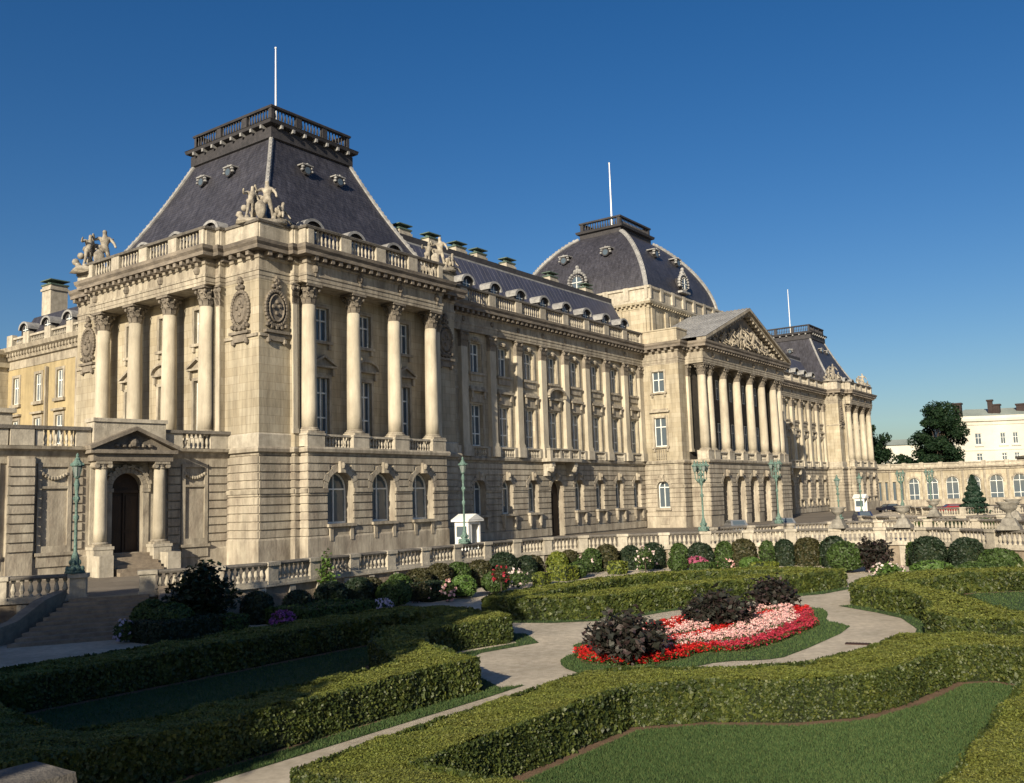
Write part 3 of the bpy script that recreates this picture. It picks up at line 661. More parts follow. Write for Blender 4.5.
    for s, u in ((.78, 9.3), (.78, 13.1)):
        a = ring(s); inst('oculus_dormer', OM, PAL, (x0+u, a[2]+.1, a[4]))
        inst('oculus_dormer', OM, PAL, (a[0]+.1, u+1.2, a[4]), -math.pi/2)
    for px, py, rz, sc in [(x0+1.1, 1.1, -.6, .98), (x0+21.2, 1.0, -.75, .95), (x0+1.0, 23.4, -.25, 1.15)]:
        inst('statue_group', SG, PAL, (px, py, 26.95), rz, (sc, sc, sc))
    fp = MB(); cx, cy = x0+11.9, 12.4; fp.lathe((cx, cy, 38.3), [(.11, 0), (.09, 4), (.055, 10.6)], 8); fp.ball((cx, cy, 49.0), .11); fp.build('flagpole', POLE, PAL)

pavilion(0, True); pavilion(139.66, False)

# ---- wings -----------------------------------------------------------
def wing(x0, x1, right=False):
    F = Frame((x0, 3), (1, 0)); L = x1-x0; nb = 9; st = L/nb; cs = [st*(i+.5) for i in range(nb)]; di = 4
    g = MB(); rc = g; tr = MB(); up = MB()
    ops = [(c, 1.9, 3.9, 6.9, True) if i != di else (c, 2.6, ZT-.1, 6.5, True) for i, c in enumerate(cs)]
    wall(g, F, 0, L, ZT-.1, Z1, 0, ops, .8); courses(rc, F, 0, L, 3.5, 9.45, 0, ops, ring=.35); courses(rc, F, 0, L, 1.7, 3.5, 0, [o for o in ops if o[1] > 2], .9)
    for o in ops: voussoirs(rc, F, o[0], o[1], o[3], 0, .36, .14)
    g.build('ground_floor_wall', RUST, PAL)
    path = [F.p(0, 0, 0)[:2], F.p(L, 0, 0)[:2]]
    molding(tr, path, STR); c = 0
    for o in ops+[None]:
        e = o[0]-o[1]/2 if o else L; tr.box(F, c, e, 0, .17, 6.7, 7.0); c = o[0]+o[1]/2 if o else 0
    for i, o in enumerate(ops):
        if i == di: continue
        u = o[0]; window(PAL, F, u, -.66, 4.3, 1.86, 2.6, True, (.0,))
        m = MB(); m.box(F, u-1.2, u+1.2, -.9, .5, 4.08, 4.3); m.box(F, u-.95, u+.95, -.9, .1, 2.9, 4.08)
        for s in (-1, 1): m.box(F, u+s*.95-.13, u+s*.95+.13, .05, .42, 3.2, 4.08); x, y, _ = F.p(u+s*.95, .3, 0); m.ball((x, y, 3.1), .16, .16, .3, 6, 4)
        m.build('window_sill', TRIM, PAL); k = MB(); k.box(F, u-.6, u+.6, .0, .1, 1.75, 2.8); k.build('basement_window', GLASS, PAL)
    bk = MB(); bk.box(F, 0, cs[di]-1.4, -1.3, -.8, ZT, Z1); bk.box(F, cs[di]+1.4, L, -1.3, -.8, ZT, Z1); bk.build('dark_window_backing', DARKIN, PAL)  # dark boxes behind the arched windows, painted as the unlit inside
    u = cs[di]; d = MB(); d.box(F, u-1.4, u+1.4, -.9, -.75, ZT, 8.4)
    for sx in (-1, 1):
        for z0, z1 in ((2.0, 3.6), (3.9, 6.3)): d.box(F, u+sx*.65-.45, u+sx*.65+.45, -.76, -.68, z0, z1)
    d.build('door', DOORW, PAL)
    # balcony over the door
    b = MB(); runs = []; b.box(F, u-3.2, u+3.2, 0, 1.5, 9.72, 10.08)
    for s in (-1, 1):
        for k in range(3): b.tbox(F, u+s*2.3-.3, u+s*2.3+.3, 0, 1.3-.35*k, 9.2-.5*k, 9.72-.5*k, .02)
        x, y, _ = F.p(u+s*2.3, 1.0, 0); b.ball((x, y, 9.0), .38, .38, .5, 7, 5)
        b.box(F, u+s*2.9-.25, u+s*2.9+.25, 1.0, 1.45, 10.08, 11.1); b.box(F, u+s*.95-.2, u+s*.95+.2, 1.0, 1.42, 10.08, 11.05)
    b.box(F, u-3.2, u+3.2, .98, 1.48, 11.0, 11.15)
    for a0, a1 in ((-2.65, -1.15), (-.75, .75), (1.15, 2.65)): bl = MB(); balusters(bl, F, u+a0, u+a1, 1.22, 10.08, 11.0, .3, 6, .1); runs.append(bl)
    o = b.build('balcony', PALE, PAL)
    for bl in runs: bl.build('baluster_row', PALE, o)
    # upper storeys
    lo = [(c, 1.75, ZP, 15.3, False) for c in cs]; hi = [(c, 1.6, 18.5, 21.5, False) for c in cs]
    wall(up, F, 0, L, Z2, 17.2, 0, lo, .55); wall(up, F, 0, L, 17.2, ZA+.1, 0, hi, .55)
    up.build('upper_wall', STONE, PAL)
    bb = MB(); bb.box(F, 0, L, -1.1, -.58, Z2, ZA); bb.build('dark_window_backing', DARKIN, PAL)  # dark box behind the upper windows, painted as the unlit inside
    for i, c in enumerate(cs):
        wo = window(PAL, F, c, -.4, ZP, 1.7, 4.15, False, (.3, .72)); window(PAL, F, c, -.4, 18.5, 1.55, 3.0, False, (.64,)); s = MB()
        s.box(F, c-1.25, c+1.25, 0, .3, 18.25, 18.5); s.box(F, c-1.05, c+1.05, 0, .14, 17.6, 18.25)
        s.box(F, c-1.3, c+1.3, 0, .42, 16.6, 16.82); s.box(F, c-1.15, c+1.15, 0, .2, 16.82, 17.1); s.box(F, c-1.1, c+1.1, 0, .13, 15.5, 16.3)
        for sg in (-1, 1): s.box(F, c+sg*.98-.13, c+sg*.98+.13, 0, .34, 15.9, 16.6); s.box(F, c+sg*1.0-.1, c+sg*1.0+.1, 0, .1, 18.6, 21.5); s.box(F, c+sg*1.03-.1, c+sg*1.03+.1, 0, .1, ZP, 15.3)
        x, y, _ = F.p(c, .12, 0); s.ball((x, y, 21.85), .4, .25, .3, 8, 5); s.ball((x-.5, y, 21.8), .2, .15, .2, 6, 4); s.ball((x+.5, y, 21.8), .2, .15, .2, 6, 4)
        if i == di:
            K = 8; A = [(-1.7*math.cos(math.pi*k/K), .95*math.sin(math.pi*k/K)) for k in range(K+1)]
            s.face([F.p(c+a, .25, 16.85+z) for a, z in A])
            for (a, z), (a2, z2) in zip(A[:-1], A[1:]):
                q = [F.p(c+x_, nn, 16.85+y_) for nn in (0, .75) for x_, y_ in ((a, z), (a2, z2), (a2*1.05, z2+.22), (a*1.05, z+.22))]; s.raw(q, [(4, 5, 6, 7), (0, 1, 5, 4), (2, 3, 7, 6)])
        s.build('surround', TRIM, wo)
    pd = MB(); runs = []
    for i in range(nb+1):
        uu = min(max(i*st, .55), L-.55); pilaster(PAL, F, uu, 0, ZP-.02, .95, .45, COLH); pd.box(F, uu-.62, uu+.62, 0, .62, Z2, ZP-.02)
    for i, c in enumerate(cs):
        pd.box(F, c-st/2+.6, c+st/2-.6, .12, .36, ZP-.2, ZP-.04)
        if i != di: bl = MB(); balusters(bl, F, c-1.1, c+1.1, .2, Z2+.05, ZP-.2, .3, 6, .1); runs.append(bl)
        for sg in (-1, 1): pd.box(F, c+sg*1.35-.22, c+sg*1.35+.22, 0, .4, Z2, ZP-.2)
    o = pd.build('parapet', PALE, PAL)
    for bl in runs: bl.build('baluster_row', PALE, o)
    entab(tr, path, .4)
    for i in range(nb+1): fr = MB(); x, y, _ = F.p(min(max(i*st, .4), L-.4), .42, 0); fr.ball((x, y, 23.65), .28, .2, .3, 7, 5); fr.build('frieze_ornament', DARKTRIM, PAL)
    tr.build('entablature', [TRIM, CORN], PAL)
    roof_parapet([F.p(0, .4, 0)[:2], F.p(L, .4, 0)[:2]], bays=lambda L_: nb)
    # roof
    rf = MB(); a, b_ = x0-.1, x1+.1
    for (y0, z0), (y1, z1) in (((3.6, 25.5), (7.0, 31.9)), ((7.0, 31.9), (17, 32.1)), ((17, 32.1), (21, 25.5))): rf.face([(a, y0, z0), (b_, y0, z0), (b_, y1, z1), (a, y1, z1)])
    ro = rf.build('wing_roof', SEAM, PAL)
    sm = MB(); n = int((b_-a)/.85)
    for i in range(n): xx = a+(i+.5)*(b_-a)/n; sm.raw([(xx-.04, 3.6, 25.5), (xx+.04, 3.6, 25.5), (xx+.04, 7, 31.9), (xx-.04, 7, 31.9), (xx-.03, 3.59, 25.512), (xx+.03, 3.59, 25.512), (xx+.03, 6.99, 31.912), (xx-.03, 6.99, 31.912)], [(4, 5, 6, 7), (0, 4, 7, 3), (1, 5, 6, 2)])
    sm.build('roof_seams', SEAM, ro)
    rg = MB(); rg.box(WORLD, a, b_, -7.45, -6.8, 31.55, 32.2); rg.build('ridge', LEAD, ro)
    zg = MB(); zg.box(WORLD, a, b_, -6.85, -6.72, 31.35, 31.55); zg.build('ridge_flashing', ZINC, ro)
    for c in cs: dormer(x0+c, 3.95, 25.95, 0, 1.0)
    cw = MB(); cw.box(WORLD, a-.2, a, -21, -3.4, 20, 26)
for_ch = [25.3, 29.8, 34.3, 38.0, 43.6, 52.8, 61.3]
wing(22.4, 64.2); wing(97.86, 139.66)
def chimney(x, y, z0, z1, wd=1.9, dp=1.1):
    c = MB(); c.box(WORLD, x-wd/2, x+wd/2, -y-dp/2, -y+dp/2, z0, z1-.35); c.box(WORLD, x-wd/2-.12, x+wd/2+.12, -y-dp/2-.12, -y+dp/2+.12, z1-.9, z1-.65); o = c.build('chimney', PALE, PAL)
    d = MB(); d.box(WORLD, x-wd/2-.1, x+wd/2+.1, -y-dp/2-.1, -y+dp/2+.1, z1-.35, z1-.2)
    for k in range(3): d.lathe((x-wd/3+k*wd/3, y, z1-.2), [(.17, 0), (.15, .3)], 7)
    d.box(WORLD, x-wd/2-.15, x+wd/2+.15, -y-dp/2-.15, -y+dp/2+.15, z1+.14, z1+.24); d.build('chimney_cap', COPPER, o)
for x in for_ch: chimney(x, 9, 31.5, 33.8, 1.7, 1.0)
for x in (103, 107.5, 112, 120, 128): chimney(x, 9, 31.5, 34.3)

# ---- centre block with portico and dome ------------------------------
CX = 81.03
def centre():
    xl, xr = 64.2, 2*CX-64.2; px0, px1 = 66.3, 2*CX-66.3
    path = [(xl, 3.0), (xl, -2.5), (px0, -2.5), (px0, -5.0), (px1, -5.0), (px1, -2.5), (xr, -2.5), (xr, 3.0)]
    FS = Frame((xl, 3.0), (0, -1)); FP = Frame((px0, -5.0), (1, 0)); Lp = px1-px0
    g = MB(); rc = g; tr = MB(); up = MB()
    a_c = [CX-px0+4.68*k for k in (-2, -1, 0, 1, 2)]
    opS = [(2.6, 1.7, 4.1, 6.7, True)]; opP = [(u, 2.9, ZT-.1, 6.6, True) for u in a_c]
    for (a, b) in zip(path[:-1], path[1:]):
        F = Frame(a, (b[0]-a[0], b[1]-a[1])); L = (Vector(b)-Vector(a)).length
        o = opS if a == path[0] else opP if L > 20 else []
        wall(g, F, 0, L, ZT-.1, Z1, 0, o, .5 if a == path[0] else 1.4); courses(rc, F, -.07*(o == []), L+.07*(o == []), 3.0, 9.45, 0, o, ring=.36)
        for q in o: voussoirs(rc, F, q[0], q[1], q[3], 0, .38, .12)
        if not o: tr.box(F, 0, L, 0, .17, 6.62, 6.92)
        else:
            c = 0
            for q in o+[None]: e = q[0]-q[1]/2 if q else L; tr.box(F, c, e, 0, .17, 6.62, 6.92); c = q[0]+q[1]/2 if q else 0
    molding(g, path, PLN[:2]+[(.08, 3.0), (0, 3.0)] if False else [(.14, 1.5), (.14, 2.6), (0, 2.8)][:3]) if False else None
    molding(tr, path, STR); g.build('ground_floor_wall', RUST, PAL)
    window(PAL, FS, 2.6, -.4, 4.1, 1.65, 2.6, True, (.0,)); tb = MB(); tb.box(FS, 1.5, 3.7, 0, .35, 3.8, 4.05); tb.box(FS, 2.0, 3.2, 0, .08, 2.0, 2.9); tb.build('window_sill', TRIM, PAL)
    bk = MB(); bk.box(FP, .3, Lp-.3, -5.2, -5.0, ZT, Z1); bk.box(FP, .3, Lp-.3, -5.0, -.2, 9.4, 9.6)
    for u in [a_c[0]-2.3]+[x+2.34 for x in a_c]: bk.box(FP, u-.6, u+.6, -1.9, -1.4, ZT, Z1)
    bk.build('arcade_back_wall', DARKIN, PAL)  # shade inside the arches put into the dark colour
    # side storeys
    wall(up, FS, 0, 5.5, Z2, 17.2, 0, [(2.6, 1.7, 11.9, 15.6, False)], .3); wall(up, FS, 0, 5.5, 17.2, ZA+.1, 0, [(2.6, 1.7, 18.9, 21.6, False)], .3)
    for (a, b) in zip(path[1:-1], path[2:]):
        L = (Vector(b)-Vector(a)).length
        if L > 20: continue
        F = Frame(a, (b[0]-a[0], b[1]-a[1]))
        if a[1] == -5.0 or b[1] == -5.0:
            continue
        wall(up, F, 0, L, Z2, ZA+.1, 0, [])
    up.build('upper_wall', STONE, PAL)
    w1 = window(PAL, FS, 2.6, -.2, 11.9, 1.7, 3.7, False, (.68,)); w2 = window(PAL, FS, 2.6, -.2, 18.9, 1.7, 2.7, False, (.6,)); s = MB(); win_surround(s, FS, 2.6, 0, 11.9, 15.6, 1.7); s.box(FS, 1.2, 4.0, 0, .35, 16.3, 16.5); s.box(FS, 1.45, 3.75, 0, .2, 16.5, 16.75); balusters(s, FS, 1.8, 3.4, .15, 10.3, 11.5, .3, 6, .09); s.build('surround', TRIM, w1); s = MB(); win_surround(s, FS, 2.6, 0, 18.9, 21.6, 1.7); s.build('surround', TRIM, w2)
    # portico back wall, deep shade put into its dark colour
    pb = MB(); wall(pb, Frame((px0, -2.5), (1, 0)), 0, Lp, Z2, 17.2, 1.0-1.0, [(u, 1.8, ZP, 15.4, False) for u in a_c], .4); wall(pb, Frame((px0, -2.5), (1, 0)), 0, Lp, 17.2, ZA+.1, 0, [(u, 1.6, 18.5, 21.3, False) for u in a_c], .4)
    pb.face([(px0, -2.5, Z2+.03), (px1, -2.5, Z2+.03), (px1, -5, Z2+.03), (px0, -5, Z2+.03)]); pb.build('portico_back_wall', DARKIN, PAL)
    for u in a_c: window(PAL, Frame((px0, -2.5), (1, 0)), u, -.3, ZP, 1.8, 4.2, False, (.7,)); window(PAL, Frame((px0, -2.5), (1, 0)), u, -.3, 18.5, 1.6, 2.8, False, (.6,))
    pd = MB(); runs = []; cu = [CX-px0+d for d in (-13.75, -11.7, -7.02, -2.34, 2.34, 7.02, 11.7, 13.75)]
    for u in cu: x, y, _ = FP.p(u, -.75, 0); column(PAL, x, y, ZP-.02); pd.box(FP, u-.85, u+.85, -1.5, .02, Z2, ZP-.02)
    for a, b in zip(cu[1:-2], cu[2:-1]): bl = MB(); runs.append(bl); balusters(bl, FP, a+.9, b-.9, -.4, Z2+.05, ZP-.2, .3, 6, .1); pd.box(FP, a+.85, b-.85, -.6, -.2, ZP-.2, ZP-.04)
    o = pd.build('portico_balustrade', PALE, PAL)
    for bl in runs: bl.build('baluster_row', PALE, o)
    for x in (px0+.35, px1-.35): pilaster(PAL, Frame((x, -2.5), (1, 0)), 0, 0, ZP-.02, .7, .3, COLH)
    entab(tr, path); tr.box(FP, .02, Lp-.02, -2.45, -.2, ZA+.01, 25.1); tr.build('entablature', [TRIM, CORN], PAL)
    for u in cu[1:-1]: fr = MB(); x, y, _ = FP.p(u, .04, 0); fr.ball((x, y, 23.65), .3, .3, .36, 8, 5); fr.build('frieze_ornament', DARKTRIM, PAL)
    # pediment
    z0 = 25.25; ap = 31.2; h = Lp/2+.9; ycf = -5.95
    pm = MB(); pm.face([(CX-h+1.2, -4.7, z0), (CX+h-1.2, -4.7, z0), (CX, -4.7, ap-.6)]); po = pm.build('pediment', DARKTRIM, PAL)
    rk = MB()
    for s in (-1, 1):
        for (n0, n1, d0, d1) in ((-4.7, -6.0, 0, .38), (-4.7, -5.6, -.34, 0)):
            q = [(a, y, z) for y in (n0, n1) for a, z in ((CX+s*h, z0+d0), (CX, ap+d0), (CX, ap+d1), (CX+s*h, z0+d1))]
            rk.raw(q, [(4, 5, 6, 7), (0, 1, 5, 4), (2, 3, 7, 6), (0, 4, 7, 3)])
        n = 16
        for i in range(n):
            t = (i+.5)/n; xx = CX+s*h*(1-t); zz = z0+(ap-z0)*t-.28; rk.box(WORLD, xx-.2, xx+.2, 4.7, 5.55, zz-.3, zz)
    rk.build('raking_cornice', TRIM, po)
    rl = MB(); rr = random.Random(5)
    for i in range(34):
        t = rr.uniform(-.8, .8); hm = (ap-z0-1.5)*(1-abs(t)); k = 2 if hm < 1.9 else rr.choice([0, 1, 2]); s = min(1.5, max(.7, hm/2.0)); zz = z0+.1+rr.random()*max(0, hm-1.8*s)*.9
        add_fig(rl, k, Matrix.Translation((CX+t*(h-1), -4.95-.1*rr.random(), zz)) @ Matrix.Rotation(rr.uniform(-.5, .5), 4, 'Z') @ Matrix.Rotation(rr.uniform(-.3, .3), 4, 'Y') @ Matrix.Scale(s, 4))
    for i in range(50):
        t = rr.uniform(-.85, .85); hm = (ap-z0-1.2)*(1-abs(t)); rl.ball((CX+t*(h-1), -4.85, z0+.2+rr.random()*hm*.8), rr.uniform(.15, .4), .3, rr.uniform(.15, .35), 6, 4)
    rl.build('pediment_relief', TRIM, po, True)
    # gable roof running back to the drum
    gr = MB()
    for s in (-1, 1):
        gr.face([(CX+s*(h+.15), -6.0, z0+.42), (CX, -6.0, ap+.42), (CX, 3.2, ap+.42), (CX+s*(h+.1), 3.2, z0+.42)])
        n = 16
        for i in range(n):
            yy = -5.6+i*.58; q = [(CX+s*h, yy, z0+.44), (CX, yy, ap+.44), (CX, yy+.07, ap+.44), (CX+s*h, yy+.07, z0+.44), (CX+s*h, yy+.03, z0+.54), (CX, yy+.03, ap+.54)]; gr.raw(q, [(0, 1, 5, 4), (3, 2, 5, 4)])
    gr.build('portico_roof', ZINC, PAL)
    # attic blocks either side
    for PP in ([(xl, 3.0), (xl, -2.5), (px0+1, -2.5)], [(px1-1, -2.5), (xr, -2.5), (xr, 3.0)]):
        at = MB(); molding(at, PP, [(.1, 25.2), (.1, 25.6), (0, 25.65), (0, 26.9), (.12, 26.95), (.12, 27.1), (-4.5, 27.12)]); at.build('attic', STONE, PAL)
    # drum
    hx, y0, y1 = 12.35, 3.5, 26.5; d = [(CX-hx, y1), (CX-hx, y0), (CX+hx, y0), (CX+hx, y1)]
    dr = MB(); molding(dr, d, [(.25, 25), (.25, 27.3), (.0, 27.4), (0, 31.2), (.08, 31.25), (.08, 31.7), (.5, 31.8), (.6, 32.1), (.0, 32.2)], True)
    for a, b in zip(d[:3], d[1:]):
        F = Frame(a, (b[0]-a[0], b[1]-a[1])); L = (Vector(b)-Vector(a)).length; n = 5
        for i in range(n+1): u = min(max(i*L/n, .9), L-.9); dr.box(F, u-.45, u+.45, 0, .22, 27.4, 31.2)
        for i in range(n): u = (i+.5)*L/n; dr.box(F, u-1.2, u+1.2, 0, .08, 28.0, 30.8)
    modillions(dr, d, .08, 31.78, .25, .25, .7, .4)
    dro = dr.build('drum', STONE, PAL)
    dp = MB(); molding(dp, d, [(.3, 32.1), (.3, 32.5), (.1, 32.55), (.1, 33.9), (.32, 34.0), (.32, 34.3), (-1.2, 34.35)], True)
    for a, b in zip(d[:3], d[1:]):
        F = Frame(a, (b[0]-a[0], b[1]-a[1])); L = (Vector(b)-Vector(a)).length; n = 7
        for i in range(n+1): u = i*L/n; dp.box(F, max(0, u-.4), min(L, u+.4), .08, .36, 32.5, 34.35)
    dp.build('drum_parapet', PALE, dro)
    # dome
    by = (y0+y1)/2; K = 16; bx0, by0_ = hx-.5, (y1-y0)/2-.5; tx, ty = 4.7, 3.4; zb, zt = 33.6, 45.3; V = []; Fs = []
    def rg(s):
        c = (1-s**1.75)**.85; zz = zb+(zt-zb)*s
        return tx+(bx0-tx)*c, ty+(by0_-ty)*c, zz
    for i in range(K+1):
        ax, ay, z = rg(i/K*.985); V += [(CX-ax, by-ay, z), (CX+ax, by-ay, z), (CX+ax, by+ay, z), (CX-ax, by+ay, z)]
    for i in range(K):
        for k in range(4): Fs.append((i*4+k, i*4+(k+1) % 4, i*4+4+(k+1) % 4, i*4+4+k))
    dm = MB(); dm.raw(V, Fs); do = dm.build('dome', SLATE, PAL)
    for k in range(4):
        hp = MB(); pts = [V[i*4+k] for i in range(K+1)]; hp.tube(pts, .34, 6)
        for i in range(K*2):
            s = i/2; j = min(int(s), K-1); p = Vector(pts[j]).lerp(Vector(pts[j+1]), s-j); hp.ball((p.x, p.y, p.z+.2), .3, .3, .28, 5, 4)
        hp.build('dome_rib', ZINC, do)
    ax, ay, z = rg(.985); ax -= .3; ay -= .3; pt = [(CX-ax, by+ay), (CX-ax, by-ay), (CX+ax, by-ay), (CX+ax, by+ay)]
    cr = MB(); molding(cr, pt, [(.15, 44.9), (.15, 45.8), (.55, 45.95), (.65, 46.3), (-1.5, 46.32)], True); None
    molding(cr, pt, [(-.3, 47.5), (.2, 47.5), (.22, 47.75), (-.3, 47.75)], True)
    for a, b in zip(pt, pt[1:]+pt[:1]):
        F = Frame(a, (b[0]-a[0], b[1]-a[1])); L = (Vector(b)-Vector(a)).length
        for i in range(2): cr.box(F, max(0, i*L-.5), min(L, i*L+.5), -.35, .1, 46.3, 47.6)
        balusters(cr, F, .6, L-.6, -.1, 46.3, 47.5, .42, 6, .13)
    cr.build('dome_platform', LEAD, do)
    zz = MB(); molding(zz, pt, [(.35, 44.55), (.5, 44.75), (.3, 44.95)], True); zz.build('dome_flashing', ZINC, do)
    fp = MB(); fp.lathe((CX-1, by, 46), [(.15, 0), (.12, 5), (.075, 11.6)], 8); fp.ball((CX-1, by, 57.7), .14); fp.build('flagpole', POLE, PAL)
    # round windows of the dome
    def ocul(x, y, z, rz, s):
        m = MB(); 
        m.tube([(0, -.6, 0), (0, 1.6, 0)], 1.15, 16)
        m.cur = 1; m.tube([(0, -.64, 0), (0, -.6, 0)], .85, 16); m.cur = 2
        for k in range(16): a = 2*math.pi*k/16; m.cur = 3; m.ball((1.0*math.cos(a), -.66, 1.0*math.sin(a)), .12, .1, .12, 5, 4); m.cur = 2
        m.box(WORLD, -.06, .06, .65, .72, -.85, .85); m.box(WORLD, -.85, .85, .65, .71, -.06, .06); m.cur = 3
        for k in range(13): a = math.pi*(k-1)/10; m.ball((1.5*math.cos(a), -.5, 1.4*math.sin(a)+.1), .26, .3, .26, 6, 4)
        for q in ((0, 1.9), (-.4, 1.7), (.4, 1.7), (0, 2.3)): m.ball((q[0], -.4, q[1]), .3, .3, .35, 6, 5)
        m.box(WORLD, -1.4, 1.4, -.3, .9, -1.45, -1.15)
        o = m.build('round_window', [LEAD, GLASS, FRAME, ZINC]); o.parent = PAL; o.location = (x, y, z); o.rotation_euler = (0, 0, rz); o.scale = (s, s, s)
    ax, ay, z = rg(.26); ocul(CX-ax-.2, by, z, -math.pi/2, .98); ocul(CX, by-ay-.2, z, 0, .98)
    for s_, off in ((.63, 3.6), (.63, -3.6)):
        ax, ay, z = rg(s_); inst('oculus_dormer', OM, PAL, (CX-ax, by+off, z), -math.pi/2, (1.4, 1.4, 1.4)); inst('oculus_dormer', OM, PAL, (CX+off, by-ay, z), 0, (1.4, 1.4, 1.4))
centre()

# ---- ochre rear wing seen behind the left pavilion ---------------------
def rear():
    x = 2.0; F = Frame((x, 41.4), (0, -1)); L = 16.6; m = MB()
    us = [41.4-39.64, 41.4-35.32, 41.4-31.33]
    wall(m, F, 0, L, 9, 15.5, 0, [(u, 1.3, 12.2, 15.0, False) for u in us], .2); wall(m, F, 0, L, 15.5, 20.2, 0, [(u, 1.15, 16.6, 19.3, False) for u in us], .2)
    m.build('ochre_wall', YELW, PAL)
    t = MB(); 
    for u in us:
        for z0, z1, wd in ((12.2, 15.0, 1.3), (16.6, 19.3, 1.15)):
            k = .26; t.box(F, u-wd/2-k, u-wd/2, -.02, .09, z0, z1+k); t.box(F, u+wd/2, u+wd/2+k, -.02, .09, z0, z1+k); t.box(F, u-wd/2, u+wd/2, -.02, .09, z1, z1+k); t.box(F, u-wd/2-.4, u+wd/2+.4, 0, .25, z0-.3, z0)
            window(PAL, F, u, -.15, z0, wd, z1-z0, False, (.62,))
        t.box(F, u-1.1, u+1.1, 0, .3, 15.4, 15.6)
    pa = [(x, 41.4), (x, 24.8)]; molding(t, pa, [(0, 20.2), (.06, 20.2), (.06, 21.0), (.3, 21.1), (.5, 21.7), (.85, 21.9), (.95, 22.3), (-.5, 22.3)]); modillions(t, pa, .2, 21.75, .3, .25, .55, .4)
    t.box(F, 13.0, 14.8, 0, .2, 9, 20.2); t.box(F, us[1]+1.6, us[1]+1.85, .05, .3, 9, 19.8)
    t.build('wall_trim', TRIM, PAL)
    p = MB(); p.box(F, 0, L, -.2, .2, 22.3, 22.6)
    for u in (0.6, us[0]+2.1, us[1]+1.9, us[2]+1.9, 15.5): p.box(F, u-.55, u+.55, -.2, .3, 22.3, 23.7)
    for a, b in ((1.2, us[0]+1.5), ): pass
    p.box(F, 0, L, -.15, .2, 23.2, 23.4); balusters(p, F, 1.3, L-.4, 0, 22.6, 23.2, .3, 5, .08); p.build('parapet', PALE, PAL)
    r = MB(); r.face([F.p(0, -.4, 22.5), F.p(L, -.4, 22.5), F.p(L, -2.4, 26.0), F.p(0, -2.4, 26.0)]); r.face([F.p(0, -2.4, 26.0), F.p(L, -2.4, 26.0), F.p(L, -12, 27), F.p(0, -12, 27)]); r.build('rear_roof', SLATE, PAL)
    for u in us: q = F.p(u, -.7, 0); dormer(q[0], q[1], 22.7, F.ang(), .85)
    chimney(6.3, 41.0, 24, 29.9, 1.8, 1.8)
    b = MB(); G = Frame((-12, 41.4), (1, 0)); wall(b, G, 0, 14.0, 9, 22, 0, []); molding(b, [(-12, 41.4), (2.5, 41.4)], [(.0, 20.4), (.3, 20.5), (.3, 21.5), (.8, 21.7), (.9, 22.1), (-.4, 22.2)]); b.build('rear_block_wall', STONE, PAL)
    q = MB(); q.face([(-12, 41.8, 22.2), (1.5, 41.8, 22.2), (0, 45, 26.8), (-12, 45, 26.8)]); q.face([(-12, 45, 26.8), (0, 45, 26.8), (6, 60, 27.2), (-12, 60, 27.2)]); q.face([(1.5, 41.8, 22.2), (0, 45, 26.8), (6, 60, 27), (7.5, 60, 22.2)]); q.build('rear_block_roof', SLATE, PAL)
rear()
# massing behind, so the building is closed from other views
bx = MB(); bx.box(WORLD, 1.6, 21, -24.5, -5.2, 2, 25.2); bx.box(WORLD, 141.2, 161, -24, -1.4, 2, 25.2); bx.box(WORLD, 22.2, 64.4, -20, -4.4, 2, 25.4); bx.box(WORLD, 97.6, 139.8, -20, -4.4, 2, 25.4); bx.box(WORLD, 64.9, 97.2, -26, -3.2, 10.2, 25.2); bx.box(WORLD, 64.9, 97.2, -26, -3.2, 2, 9.6)
bx.box(WORLD, 2.2, 14, -60, -26, 2, 22.0); bx.build('core_wall', STONE, PAL)

